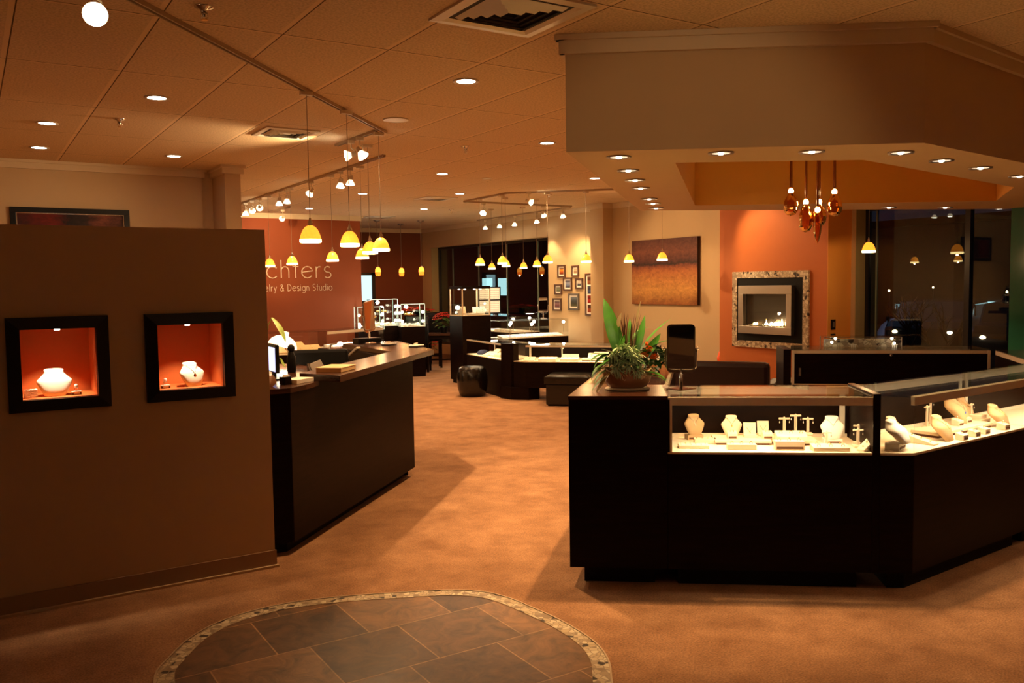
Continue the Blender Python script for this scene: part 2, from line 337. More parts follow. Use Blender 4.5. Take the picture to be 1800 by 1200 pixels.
# ================================================================= SETTING
struct('floor',G().bb(-4,9.6,-3.2,18.8,-.1,0),M['carpet'])
struct('ceiling',G().bb(-4,9.6,-3.2,18.8,CEIL,CEIL+.1),M['ceil'])
struct('wall_left_outer',G().bb(-4.1,-4,-3.2,10.3,0,CEIL),M['wall'])
struct('wall_rear',G().bb(-4,9.6,-3.3,-3.2,0,.25).bb(-4,9.6,-3.3,-3.2,2.6,CEIL).bb(-4,-2.5,-3.3,-3.2,.25,2.6).bb(7,9.6,-3.3,-3.2,.25,2.6),M['wall'])
struct('window_4',G().bb(-2.5,7,-3.27,-3.25,.25,2.6),mat('unseen_dark_glass',(.010,.010,.012),.05,0,.5,var=.05))  # unseen pane, put in dark so the island mirror reflects dark
struct('wall_left',G().bb(-4,2.3,10.15,10.35,0,CEIL).bb(2.3,2.43,10.2,10.35,0,CEIL),M['wall'])
struct('wall_pillar',G().bb(2.43,2.60,9.65,15.5,0,CEIL),M['wall'])
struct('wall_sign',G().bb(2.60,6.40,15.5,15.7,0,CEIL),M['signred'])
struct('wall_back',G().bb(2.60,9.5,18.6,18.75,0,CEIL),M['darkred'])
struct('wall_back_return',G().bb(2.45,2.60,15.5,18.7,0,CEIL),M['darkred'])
g=G(); x0,x1=9.24,9.46
g.bb(x0,x1,18.13,18.6,0,CEIL).bb(x0,x1,13.33,18.13,0,.3).bb(x0,x1,13.33,18.13,2.55,CEIL)
g.bb(x0,x1,6.72,13.33,0,CEIL)
g.bb(x0,x1,4.85,6.72,0,.3).bb(x0,x1,4.85,6.72,2.55,CEIL).bb(x0,x1,-3.2,4.0,0,CEIL)
struct('wall_right',g,M['wall'])
struct('wall_right_column',G().bb(9.03,9.24,11.41,11.76,0,CEIL),M['wall'])
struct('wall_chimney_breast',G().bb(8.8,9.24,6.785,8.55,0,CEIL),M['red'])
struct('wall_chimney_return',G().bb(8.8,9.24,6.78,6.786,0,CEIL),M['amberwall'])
tag(struct('wall_green_panel',G().bb(9.22,9.46,4.0,4.85,0,CEIL),M['green']),'glossy green wall panel at the right of the dark window','wall panel')
struct('trim_12',G().bb(9.24,9.46,6.712,6.722,.3,2.55).bb(9.24,9.46,18.122,18.132,.3,2.55),M['jamb'])
# crown mouldings
def crown(name,pts,h=.09,p=.03,z=CEIL,m='crown',side=1):
    g=G()
    for si,(a,b) in enumerate(zip(pts[:-1],pts[1:])):
        first=si==0
        a=Vector((*a,0)); b=Vector((*b,0)); d=(b-a); L=d.length; d.normalize(); n=Vector((-d.y,d.x,0))*side
        for (zz0,zz1,pp) in ((z-h,z-.03,p),(z-.03,z-.001,p+.02)):
            e0=pp if first else 0
            q=[a-d*e0,b+d*pp,b+d*pp+n*pp,a-d*e0+n*pp]
            g.prism([(v.x,v.y) for v in q],zz0,zz1)
    return struct(name,g,M[m])
crown('trim_1',[(-4,10.15),(2.3,10.15)],side=-1)
crown('trim_2',[(2.43,10.15),(2.43,9.65),(2.60,9.65)],side=-1)
crown('trim_3',[(2.62,15.5),(6.40,15.5)],side=-1)
crown('trim_4',[(2.62,18.6),(9.24,18.6)],side=-1)
crown('trim_5',[(9.24,18.6),(9.24,11.76)],side=-1)
crown('trim_6',[(9.24,11.76),(9.03,11.76),(9.03,11.41),(9.24,11.41)],side=-1)
crown('trim_7',[(9.24,11.41),(9.24,8.55)],side=-1)
struct('baseboard_right',G().bb(9.225,9.24,11.8,18.1,0,.1).bb(9.225,9.24,8.6,11.4,0,.1),M['base'])
struct('baseboard_back',G().bb(2.7,9.2,18.58,18.6,0,.1),M['base'])
# low partition with two lit niches
g=G(); Y0,Y1=5.05,5.40; TOP=2.0
def wallholes(g,xa,xb,y0,y1,z0,z1,holes):
    xs=sorted({xa,xb}|{h[0] for h in holes}|{h[1] for h in holes})
    for a,b in zip(xs[:-1],xs[1:]):
        h=[q for q in holes if q[0]<=a+1e-6 and q[1]>=b-1e-6]
        if h: g.bb(a,b,y0,y1,z0,h[0][2]); g.bb(a,b,y0,y1,h[0][3],z1)
        else: g.bb(a,b,y0,y1,z0,z1)
HO=[(.215,.575,1.10,1.47),(.87,1.23,1.10,1.47)]
wallholes(g,-2.6,1.49,Y0,Y1,0,TOP,HO); struct('wall_partition',g,M['partition'])
struct('baseboard_partition',G().bb(-2.6,1.497,5.038,5.05,.012,.10),M['base'])
struct('trim_8',G().bb(-2.6,1.505,5.02,5.05,0,.014),M['basecap'])
M['nichepaint']=mat('niche_orange',(.55,.13,.025),.7,var=.04)
for i,(a,b,c,d) in enumerate(HO):
    wh=('left niche holding the plain white bust','right niche holding the bust with a round pendant')[i]
    t=thing('display_niche','dark square picture-style frame around the '+wh,'display niche',((a+b)/2,5.05,c),0,'framed niches in the partition')
    w,h=b-a,d-c; g=G(); g.bb(-w/2,w/2,.30,.31,0,h).bb(-w/2,-w/2+.006,.0,.30,0,h).bb(w/2-.006,w/2,0,.30,0,h).bb(-w/2,w/2,0,.30,0,.006).bb(-w/2,w/2,0,.30,h-.006,h)
    g.build('niche_lining',M['nichepaint'],t)
    f=.058; g=G()
    def mem(x0,x1,z0,z1): g.bb(x0,x1,-.028,.0,z0,z1)
    e=f
    # mitred bevelled frame
    for k in range(4):
        A=[(-w/2-e,-e),(w/2+e,-e),(w/2+e,h+e),(-w/2-e,h+e)]; I=[(-w/2+.004,.004),(w/2-.004,.004),(w/2-.004,h-.004),(-w/2+.004,h-.004)]
        o1,o2,i1,i2=A[k],A[(k+1)%4],I[k],I[(k+1)%4]
        vs=[(o1[0],0,o1[1]),(o2[0],0,o2[1]),(i2[0],0,i2[1]),(i1[0],0,i1[1]),(o1[0],-.022,o1[1]),(o2[0],-.022,o2[1]),(i2[0],-.038,i2[1]),(i1[0],-.038,i1[1])]
        g.add(vs,[(0,1,2,3),(7,6,5,4),(0,4,5,1),(1,5,6,2),(2,6,7,3),(3,7,4,0)])
    g.build('frame',M['black'],t)
    gl=G().lathe([(.014,0),(.014,.008)],16,(0,.055,h-.014)); gl.build('puck_light',M['spotbulb'],t)
    spot('niche_lamp',((a+b)/2-.02+.04*i,5.05+.055,d-.03),((a+b)/2-.03+.02*i,5.17,c),(9.5,7.5)[i],80,.6,(1,.74,.45),.012)
# ---- dropped soffit over the island
ZS=2.38
OUT=[(2.81,3.87),(4.33,2.74),(5.66,2.91),(7.9,3.2),(9.24,4.4),(9.24,4.93),(5.72,6.63)]
INN=[(3.65,3.91),(4.60,3.30),(7.10,3.72),(8.19,4.45),(5.83,5.98)]
def walls(g,poly,z0,z1):
    n=len(poly)
    for i in range(n):
        a,b=poly[i],poly[(i+1)%n]; g.add([(*a,z0),(*b,z0),(*b,z1),(*a,z1)],[(0,1,2,3)])
g=G(); walls(g,OUT,ZS,CEIL)
V2=[Vector((*p,0)) for p in OUT]; W2=[Vector((*p,0)) for p in INN]
tr=tessellate_polygon([V2,W2[::-1]]); allp=OUT+INN[::-1]
g.add([(*p,ZS) for p in allp],[tuple(t) for t in tr])
struct('ceiling_soffit',g,M['wall'])
g=G(); walls(g,INN,ZS,CEIL-.012); g.prism(INN,CEIL-.03,CEIL-.012); struct('ceiling_recess',g,M['gold'])
crown('trim_9',[OUT[0],OUT[1],OUT[2],OUT[3]],.10,.03,side=-1)
crown('trim_10',[OUT[6],OUT[0]],.10,.03,side=-1)
crown('trim_11',[OUT[5],OUT[6]],.10,.03,side=-1)
# ---- slate entry inlay with pebble border
def smooth_closed(p,n=6):
    out=[];m=len(p)
    for i in range(m):
        p0,p1,p2,p3=[Vector(p[(i+k-1)%m]) for k in range(4)]
        for j in range(n):
            t=j/n; out.append(tuple(.5*((2*p1)+(-p0+p2)*t+(2*p0-5*p1+4*p2-p3)*t*t+(-p0+3*p1-3*p2+p3)*t**3)))
    return out
OUTL=[(.60,3.81),(.71,4.05),(.86,4.24),(1.06,4.36),(1.33,4.39),(1.62,4.32),(1.9,4.2),(2.13,4.09),(2.28,3.96),(2.35,3.80),(2.38,3.6),(2.40,3.36),(2.38,3.10),(2.31,2.91),(2.18,2.72),(1.9,2.3),(1.5,1.9),(1.0,2.0),(.7,2.6),(.58,3.2)]
ol=smooth_closed(OUTL)
def inset(poly,d):
    n=len(poly);o=[]
    for i in range(n):
        a,b=Vector(poly[i-1]),Vector(poly[(i+1)%n]); t=(b-a).normalized(); nn=Vector((-t.y,t.x)); p=Vector(poly[i])
        o.append((p,nn))
    ar=sum(poly[i][0]*poly[(i+1)%n][1]-poly[(i+1)%n][0]*poly[i][1] for i in range(n)); sg=1 if ar>0 else -1
    return [tuple(p+nn*d*sg) for p,nn in o]
il=inset(ol,.075)
g=G(); g.prism(il,0,.004); struct('floor_slate',g,M['slate'])
def ring(g,o,i,z0,z1):
    n=len(o); vs=[(*p,z1) for p in o]+[(*p,z1) for p in i]+[(*p,z0) for p in o]
    g.add(vs,[(k,(k+1)%n,n+(k+1)%n,n+k) for k in range(n)]+[(k,(k+1)%n,2*n+(k+1)%n,2*n+k) for k in range(n)])
g=G(); ring(g,ol,il,0,.006); struct('floor_mosaic_border',g,M['mosaic'])
g=G(); ring(g,inset(ol,-.008),ol,0,.009); struct('trim_13',g,M['basecap'])

# ---- windows
M['frame']=mat('dark_window_frame',(.015,.012,.010),.4,.3,var=.1)
M['mull']=mat('green_grey_mullion',(.18,.24,.20),.3,.4,var=.1)
def window(name,ya,yb,z0,z1,mulls,thick):
    g=G(); X=9.45; f=.05
    g.bb(X-.03,X+.03,ya,ya+f,z0,z1).bb(X-.03,X+.03,yb-f,yb,z0,z1).bb(X-.03,X+.03,ya,yb,z0,z0+f).bb(X-.03,X+.03,ya,yb,z1-f,z1)
    for y,w in thick: g.bb(X-.04,X+.04,y-w/2,y+w/2,z0,z1)
    root=struct(name,g,M['frame'])
    p=G().bb(X-.003,X+.003,ya+f,yb-f,z0+f,z1-f).build('window_pane',M['window'],root)
    if mulls:
        g=G()
        for y in mulls: g.bb(X-.012,X+.012,y-.010,y+.010,z0+f,z1-f)
        g.build('mullion',M['mull'],root)
window('window_1',13.33,18.13,.3,2.55,[17.45,16.28,15.12,13.98],[])
window('window_2',4.85,6.72,.3,2.55,[6.57],[(5.42,.06)])
# window in back wall onto a lit yard
g=G(); g.bb(7.60,8.0,18.55,18.6,1.28,1.34).bb(7.60,8.0,18.55,18.6,1.92,1.98).bb(7.60,7.64,18.55,18.6,1.28,1.98).bb(7.92,8.0,18.55,18.6,1.28,1.98)
r=struct('window_3',g,M['frame'])
G().bb(7.64,7.92,18.585,18.595,1.34,1.92).build('window_pane',M['daylight'],r)
# ================================================================= CEILING FIXTURES
DLW=70
def make_downlight(label,loc,power):
    t=thing('ceiling_downlight',label,'ceiling light',loc,0,'recessed downlights in the tile ceiling')
    G().lathe([(.062,-.002),(.085,-.002),(.085,-.008),(.062,-.006)],28,cap=False).build('trim_ring',M['fixture'],t)
    G().lathe([(.0001,-.004),(.063,-.004)],28,cap=False).build('lamp_face',M['bulbw'],t)
    return t
DL=[((2.84,5.02),'recessed ceiling downlight nearest the soffit, left of its front corner',130),
((1.19,6.49),'recessed ceiling downlight left of the pendant track, above the second niche',80),
((.61,7.87),'upper of the two recessed downlights at the far left of the ceiling',70),
((.64,9.23),'lower of the two recessed downlights at the far left, close to the wall moulding',60),
((1.83,9.22),'recessed ceiling downlight just left of the wall pillar',70),
((4.73,6.82),'recessed ceiling downlight just left of the soffit, beside its long side',150),
((4.89,9.26),'recessed ceiling downlight over the aisle, midway down the room',130),
((6.84,8.8),'recessed ceiling downlight almost touching the soffit side edge',90),
((4.89,11.72),'recessed ceiling downlight above the lit amber pendant group',90),
((6.16,11.13),'recessed ceiling downlight just left of the curved track in the middle distance',110),
((4.98,14.27),'recessed ceiling downlight in front of the red sign wall',22),
((6.81,13.6),'recessed ceiling downlight above the tall display case',90)]
d0=None
for (x,y),lb,pw in DL:
    if d0 is None: d0=make_downlight(lb,(x,y,CEIL),pw)
    else: dup(d0,lb,(x,y,CEIL))
    spot('downlight_lamp',(x,y,CEIL-.02),(x,y,0),pw*1.0,95,.75,WARM,.05)
# unseen downlights behind the camera and over the entry that light the foreground
for x,y,pw,lb in ((1.9,1.2,36,'unseen ceiling downlight over the slate entry floor'),(4.6,.6,70,'unseen ceiling downlight outside the right front of the island'),(-1.2,2.6,20,'unseen ceiling downlight left of the entry, before the partition'),(7.2,1.4,60,'unseen ceiling downlight far right of the entry'),(3.6,-1.2,60,'unseen ceiling downlight by the dark rear glass')):
    dup(d0,lb,(x,y,CEIL)); spot('downlight_lamp',(x,y,CEIL-.02),(x,y,0),pw,95,.75,WARM,.05)
# soffit spots
def make_sspot(label,loc):
    t=thing('soffit_spotlight',label,'recessed spotlight',loc,0,'recessed spotlights in the soffit')
    G().lathe([(.050,-.001),(.072,-.001),(.070,-.009),(.052,-.006)],28,cap=False).build('trim_ring',M['steel'],t)
    G().lathe([(.0001,-.002),(.052,-.004)],24,cap=False).build('reflector',M['lens'],t)
    G().ell((0,0,-.006),(.017,.017,.008),12,6).build('lamp',M['spotbulb'],t)
    return t
SS=[((3.18,3.87),'leftmost soffit spotlight, at the front-left corner of the soffit',2.2),
((3.61,4.30),'second soffit spotlight back along the left side of the soffit',.6),((3.99,4.68),'third soffit spotlight back along the left side of the soffit',.6),
((4.36,5.05),'fourth soffit spotlight back along the left side of the soffit',.6),((4.98,5.66),'fifth soffit spotlight back along the left side of the soffit',.5),
((5.30,5.97),'sixth soffit spotlight back along the left side of the soffit',.5),((5.65,6.32),'last soffit spotlight at the far end of the left side',.5),
((3.60,3.49),'soffit spotlight on the front edge, left of the chandelier',.9),((4.03,3.22),'soffit spotlight on the front edge directly above the chandelier',.9),
((4.52,3.0),'soffit spotlight on the front edge right of the chandelier, by the corner',.9),((5.05,3.08),'first soffit spotlight past the corner on the right-hand front edge',.7),
((5.62,3.16),'second soffit spotlight past the corner on the right-hand front edge',.7),((6.35,3.29),'soffit spotlight half cut by the right edge of the picture',.6),
((7.82,5.31),'far-side soffit spotlight above the single pendant by the window',1.8),((8.39,5.07),'far-side soffit spotlight above the dark window, second from right',1.2),
((6.9,5.75),'far-side soffit spotlight hidden behind the amber chandelier',.5)]
s0=None; SP=34
for (x,y),lb,k in SS:
    if s0 is None: s0=make_sspot(lb,(x,y,ZS))
    else: dup(s0,lb,(x,y,ZS))
    spot('soffit_lamp',(x,y,ZS-.025),(x,y,0),SP*k,78,.55,WARM,.02)
# sprinklers
def make_sprk(label,loc):
    t=thing('fire_sprinkler',label,'sprinkler',loc,0,'ceiling fire sprinklers')
    G().lathe([(.045,0),(.045,-.006),(.018,-.016),(.016,-.03)],20,cap=False).build('escutcheon',M['chrome'],t)
    g=G().lathe([(.010,-.016),(.010,-.035),(.005,-.05)],10).tube([(.014,0,-.03),(.018,0,-.045),(.004,0,-.06)],.003,6).tube([(-.014,0,-.03),(-.018,0,-.045),(-.004,0,-.06)],.003,6)
    g.build('sprinkler_frame',M['chrome'],t); G().lathe([(.016,-.060),(.016,-.063)],12).build('deflector',M['goldmetal'],t)
    return t
SK=[((1.02,4.32),'large-looking chrome fire sprinkler nearest the viewer at the top left'),((1.08,7.43),'chrome fire sprinkler between the downlights at the upper left'),
((4.14,7.35),'chrome fire sprinkler on the bare ceiling left of the soffit'),((7.30,13.51),'small distant sprinkler near the window wall'),((7.41,10.65),'small distant sprinkler between the curved track and the soffit')]
k0=None
for (x,y),lb in SK:
    if k0 is None: k0=make_sprk(lb,(x,y,CEIL))
    else: dup(k0,lb,(x,y,CEIL))
# ceiling speakers
for (x,y),r,lb in (((2.99,6.44),.105,'round white ceiling speaker right of the end of the pendant track'),((5.59,9.4),.06,'small round ceiling cap beyond the middle downlights')):
    t=thing('ceiling_speaker',lb,'speaker',(x,y,CEIL)); G().lathe([(r,-.001),(r,-.006),(r*.93,-.009)],32,cap=False).build('rim',M['fixture'],t)
    G().lathe([(.0001,-.008),(r*.93,-.008)],32,cap=False).build('grille',M['vent'],t)
# diffusers
def vent(label,c,w,rz):
    t=thing('air_diffuser',label,'air vent',(c[0],c[1],CEIL),rz,'square louvred ceiling vents')
    h=w/2; g=G()
    def sq(a,b,za,zb):
        A=[(-a,-a,za),(a,-a,za),(a,a,za),(-a,a,za)]; B=[(-b,-b,zb),(b,-b,zb),(b,b,zb),(-b,b,zb)]
        g.add(A+B,[(k,(k+1)%4,4+(k+1)%4,4+k) for k in range(4)])
    sq(h,h,0,-.012); sq(h,h*.84,-.012,-.016); sq(h*.84,h*.76,-.016,-.004)
    g.build('vent_frame',M['vent'],t)
    G().bb(-h*.78,h*.78,-h*.78,h*.78,-.0035,-.001).build('dark_throat',M['ventdark'],t)
    for k in range(4):
        g=G(); a=h*(.68-.16*k); 
        for q in (0,):
            A=[(-a,-a,-.005),(a,-a,-.005),(a,a,-.005),(-a,a,-.005)]; b=a*.0+a-h*.075; B=[(-b,-b,-.022),(b,-b,-.022),(b,b,-.022),(-b,b,-.022)]
            if b<.01: continue
            g.add(A+B,[(k2,(k2+1)%4,4+(k2+1)%4,4+k2) for k2 in range(4)])
        g.build('louvre',M['vent'],t)
    return t
vent('large square louvred air vent at the top centre of the ceiling',(2.33,3.66),.60,0)
vent('square air vent above the pendant lamps, left of the track spotlights',(2.40,7.42),.46,0)
vent('small distant air vent near the middle downlights',(6.14,11.86),.5,0)
vent('distant air vent behind the cluster of bell pendants',(6.77,15.49),.5,0)
# tracks --------------------------------------------------------
def track(label,pts,z=CEIL):
    t=thing('lighting_track',label,'light track',(pts[0][0],pts[0][1],z),0,'ceiling lighting tracks'); g=G()
    o=pts[0]
    for a,b in zip(pts[:-1],pts[1:]):
        a=Vector(a)-Vector(o); b=Vector(b)-Vector(o); d=b-a; L=d.length; c=(a+b)/2; rz=math.atan2(d.y,d.x)
        for off in (-.014,.014): g.box((c.x-sin(rz)*off,c.y+cos(rz)*off,-.012),(L+.02,.008,.024),rz)
        g.box((c.x,c.y,-.004),(L+.02,.034,.006),rz)
    g.build('rail',M['trackm'],t); return t
track('nearest ceiling track running from the top left to the first three bell pendants',[(.45,4.05),(3.12,6.95)])
track('short ceiling track with two bright tilted spotlights above the bell pendants',[(3.03,6.95),(3.0,7.78)])
track('long ceiling track with spotlights running back toward the red sign wall',[(3.66,8.2),(3.70,14.2)])
track('short ceiling track holding one spotlight in front of the sign wall',[(4.55,14.0),(4.60,15.0)])
track('angled ceiling track over the seated showcase carrying four bell pendants',[(6.73,12.0),(6.70,10.7),(7.85,9.60)])
track('ceiling track crossing toward the photo wall with two small spotlights',[(6.75,12.05),(8.85,12.06)])
track('ceiling track close to the window wall with four downward spotlights',[(8.93,15.4),(8.93,12.2)])
track('ceiling track behind the soffit holding two pendants in front of the painting',[(8.2,9.9),(8.2,8.2)])
track('short ceiling track behind the soffit holding the pendant by the right window',[(8.55,6.9),(8.6,5.4)])
def head(label,loc,aim,s=1.,power=0,cone=60,group='spotlight heads on the ceiling tracks',bulbm='track_bulb'):
    # loc: plan on ceiling track; lamp hangs below and aims
    t=thing('track_spotlight',label,'track light',(loc[0],loc[1],CEIL-.024),0,group)
    G().box((0,0,-.015),(.06,.03,.03)).build('adapter',M['fixture'],t)
    G().tube([(0,0,-.03),(0,0,-.07),(.028,0,-.085),(.028,0,-.125)],.006,8).build('stem',M['fixture'],t)
    d=(Vector(aim)-Vector((loc[0],loc[1],CEIL-.15))).normalized(); q=d.to_track_quat('-Z','Y').to_matrix().to_4x4()
    T=Matrix.Translation((0,0,-.13))@q
    G().lathe([(.018,.045),(.02,.03),(.022,.0),(.024,-.004)],16,T=T).build('socket',M['fixture'],t)
    G().lathe([(.022,.0),(.03,-.012),(.048,-.045),(.050,-.055)],22,cap=False,T=T).build('lamp_body',M['track_refl'],t)
    G().lathe([(.049,-.054),(.035,-.060),(.0001,-.063)],22,cap=False,T=T).build('lamp_face',M[bulbm],t)
    if power: 
        p=Vector((loc[0],loc[1],CEIL-.154))+d*.075; spot('track_lamp',p,aim,power,cone,.7,(1,.66,.34),.03)
    return t
M['track_refl']=mat('lamp_reflector_glass',(.8,.72,.6),.25,.3,var=.05,emit=(1,.75,.45),es=1.4)
head('glaring spotlight at the top left corner facing the viewer',(.52,4.12),(0.3,1.9,1.7),1,25,80)
head('left of the two bright tilted spotlights on the short near track',(2.99,7.40),(.9,8.3,2.45),1,70,95)
head('right of the two bright tilted spotlights on the short near track',(2.99,7.20),(4.3,5.5,0),1,170,88)
L2=[((3.66,9.11),(3.6,9.2,0),'spotlight nearest the front on the long track, right of a matching pair',45),((3.66,9.41),(3.6,9.5,0),'left-hand spotlight of the front pair on the long track',45),
((3.67,10.42),(3.0,13.5,.8),'single tilted spotlight midway along the long track',35),((3.68,11.41),(3.7,11.5,0),'right-hand spotlight of the middle pair on the long track',35),
((3.68,11.75),(3.7,11.8,0),'left-hand spotlight of the middle pair on the long track',35),((3.69,12.72),(4.62,15.5,2.4),'bright spotlight tilted toward the red sign wall, far half of the long track',130),
((3.69,13.12),(4.6,15.5,1.9),'narrow edge-on spotlight between brighter ones at the far end of the long track',30),((3.70,13.5),(3.7,13.7,0),'second spotlight from the far end of the long track',25),((3.70,13.9),(3.7,14,0),'spotlight at the very far end of the long track, beside the pillar',25)]
for a,b,lb,pw in L2: head(lb,a,b,1,pw,42 if pw==130 else 75)
head('single spotlight under the crown moulding of the red sign wall',(4.58,14.45),(4.6,15.5,2.5),1,10,70)
for a,b,lb,pw in [((8.93,15.1),(9.0,15.1,0),'leftmost small spotlight hanging beside the dark window row',30),((8.93,14.55),(9.0,14.55,0),'second small spotlight beside the dark window row',30),
((8.93,14.0),(9.0,14.0,0),'third small spotlight beside the dark window row',30),((8.93,13.25),(9.2,13.1,1.0),'rightmost of the four small spotlights beside the dark window row',40),
((7.1,12.05),(5.6,10.6,1.0),'bright round spotlight face left end of the crossing track',40),((8.26,12.05),(9.24,12.6,1.6),'dimmer small spotlight near the photo wall, left of its neighbour',40),
((8.66,12.05),(9.24,12.3,1.5),'small spotlight at the right end of the crossing track by the photo wall',55),((6.85,10.35),(9.24,9.5,1.7),'brass-looking spotlight at the bend of the angled track',75)]: head(lb,a,b,1,pw,80)
track('added unseen ceiling track over the entry, to light the soffit face',[(1.0,.9),(2.4,.9)])  # unseen track and head, added to brighten the soffit face
head('added unseen spotlight on the entry track, brightening the soffit face',(1.7,.9),(3.3,3.4,2.2),1,26,44)
head('added spotlight hidden above the soffit line, brightening the chimney breast',(8.0,8.25),(8.8,7.65,2.0),1,38,75)  # out-of-sight head added to brighten the chimney breast
# pendants -------------------------------------------------------
def bell(name,label,x,y,zb,w=.146,h=.118,zt=CEIL-.024,group='bell-shaped amber glass pendants',power=8,canopy=False):
    t=thing(name,label,'pendant lamp',(x,y,zb),0,group); r=w/2
    G().box((0,0,zt-zb-.012),(.085,.035,.026)).build('track_adapter',M['fixture'],t)
    G().tube([(0,0,h+.03),(0,0,zt-zb-.02)],.0022,6).build('cord',M['cable'],t)
    g=G().lathe([(.006,h+.05),(.009,h+.03),(.012,h+.01),(.014,h-.004)],12)
    for k in range(3):
        a=2*PI*k/3; g.tube([(.012*cos(a),.012*sin(a),h+.03),(.020*cos(a),.020*sin(a),h+.012),(.022*cos(a),.022*sin(a),h-.012)],.002,5)
    g.build('socket_cap',M['chrome'],t)
    pr=[(r*.99,h*.20),(r*.93,h*.36),(r*.82,h*.56),(r*.66,h*.76),(r*.45,h*.91),(r*.2,h*.985),(.008,h)]
    G().lathe(pr,28,cap=False).build('shade',M['shade'],t)
    G().lathe([(r*.93,0),(r,.004),(r*1.0,h*.1),(r*.99,h*.20)],28,cap=False).build('shade_band',M['shadeband'],t)
    G().lathe([(.0001,.004),(r*.93,.002)],24,cap=False).build('glowing_opening',M['pbulb'],t)
    point('pendant_lamp',(x,y,zb-.014),power,WARM,.008)
    return t
M['pbulb']=glow('pendant_inner_glow',(1,.85,.55),9)
ZB=1.965
PD=[(2.00,5.72,'large bell pendant hanging nearest and furthest left, in front of the red wall',9),(2.47,6.19,'bell pendant second from the front, right of the largest pendant',9),
(3.05,6.93,'bell pendant at the end of the near track, overlapping a paler one',8),(3.21,7.55,'bell pendant half hidden behind the one at the end of the near track',6),
(3.70,8.92,'lowest small bell pendant of the overlapping cluster of three',6),(3.68,9.78,'bell pendant on a thin cord above the word ending of the sign',5),
(3.69,11.3,'small bell pendant in front of the sign lettering, second from left',4),(3.69,12.3,'small bell pendant in front of the first visible sign letter',4),
(6.73,11.55,'leftmost bell pendant of the far group before the dark windows',4),(6.72,10.88,'bell pendant of the far group with another glowing right behind it',4),
(7.13,10.30,'bell pendant of the far group at the right of the dark windows',4),(7.53,9.91,'bell pendant hanging between the photo wall frames and the column',6),
(8.2,9.76,'bell pendant hanging at the left edge of the large painting',5),(8.2,9.05,'bell pendant hanging in front of the large painting',5),(8.58,6.07,'pale bell pendant hanging before the left edge of the right-hand window',4)]
p0=None
for x,y,lb,pw in PD: bell('bell_pendant',lb,x,y,ZB,power=pw)
for x,y,lb in ((7.75,12.9,'small low bell pendant beside the leftmost of the far group'),(6.95,11.15,'bell pendant glowing right behind another in the far group'),(8.05,12.35,'bell pendant alone in the middle of the far dark window'),(7.55,11.2,'bell pendant directly below and behind the far group right pendant')):
    bell('bell_pendant',lb,x,y,ZB-.03,w=.125,h=.105,power=2)
# long amber pendants with round canopies
def amber(label,x,y,zb,power=4):
    t=thing('barrel_pendant',label,'pendant lamp',(x,y,zb),0,'barrel-shaped red amber pendants')
    G().lathe([(.07,CEIL-zb-.001),(.07,CEIL-zb-.012),(.02,CEIL-zb-.035),(.008,CEIL-zb-.05)],20).build('canopy',M['steel'],t)
    G().tube([(0,0,.19),(0,0,CEIL-zb-.04)],.006,6).build('rod',M['cable'],t)
    G().lathe([(.012,.205),(.02,.185),(.022,.17)],12).build('socket_cap',M['chrome'],t)
    G().lathe([(.042,0),(.053,.03),(.058,.08),(.052,.13),(.036,.165),(.014,.18)],22,cap=False).build('shade',M['redshade'],t)
    G().lathe([(.0585,.075),(.0595,.085),(.0535,.13),(.0375,.165),(.025,.175)],22,cap=False).build('bright_upper_glass',M['redbulb'],t)
    point('pendant_lamp',(x,y,zb-.010),power,(1,.4,.12),.008)
amber('barrel-shaped amber pendant nearest the red sign wall edge',7.09,16.29,1.88,9)
amber('middle one of the three barrel-shaped amber pendants in the back corner',7.94,16.99,1.88,9)
amber('barrel-shaped amber pendant at the right of the back corner trio',7.95,16.05,1.88,9)
# chandelier of blown amber glass drops
def ambergl():
    m,nt,b=newmat('smoked_amber_glass'); nt.nodes.clear(); N=nt.nodes.new; L=nt.links.new
    o=N('ShaderNodeOutputMaterial'); mx=N('ShaderNodeMixShader'); t=N('ShaderNodeBsdfTransparent'); g=N('ShaderNodeBsdfGlossy'); lw=N('ShaderNodeLayerWeight')
    t.inputs[0].default_value=(.80,.42,.15,1); g.inputs['Color'].default_value=(1,.72,.35,1); g.inputs['Roughness'].default_value=.04; lw.inputs['Blend'].default_value=.45
    L(lw.outputs['Fresnel'],mx.inputs[0]); L(t.outputs[0],mx.inputs[1]); L(g.outputs[0],mx.inputs[2]); L(mx.outputs[0],o.inputs[0]); return m
M['ambglass']=ambergl(); M['brownglass']=mat('brown_glass_stem',(.22,.06,.015),.2,0,.6,var=.05,coat=.5)
M['chbulb']=glow('chandelier_bulb',(1,.66,.26),26)
CH=[(5.73,4.78,2.39,.052,.20,'rounded amber glass drop hung at the left of the chandelier group'),(6.03,4.59,2.38,.052,.20,'rounded amber glass drop hung at the right of the chandelier group'),
(5.84,4.72,2.30,.048,.245,'long amber glass drop at the centre left of the chandelier group'),(5.93,4.66,2.30,.050,.20,'amber glass drop at the centre right of the chandelier group'),
(5.86,4.62,2.23,.030,.27,'narrow pointed amber glass drop hanging lowest in the chandelier group')]
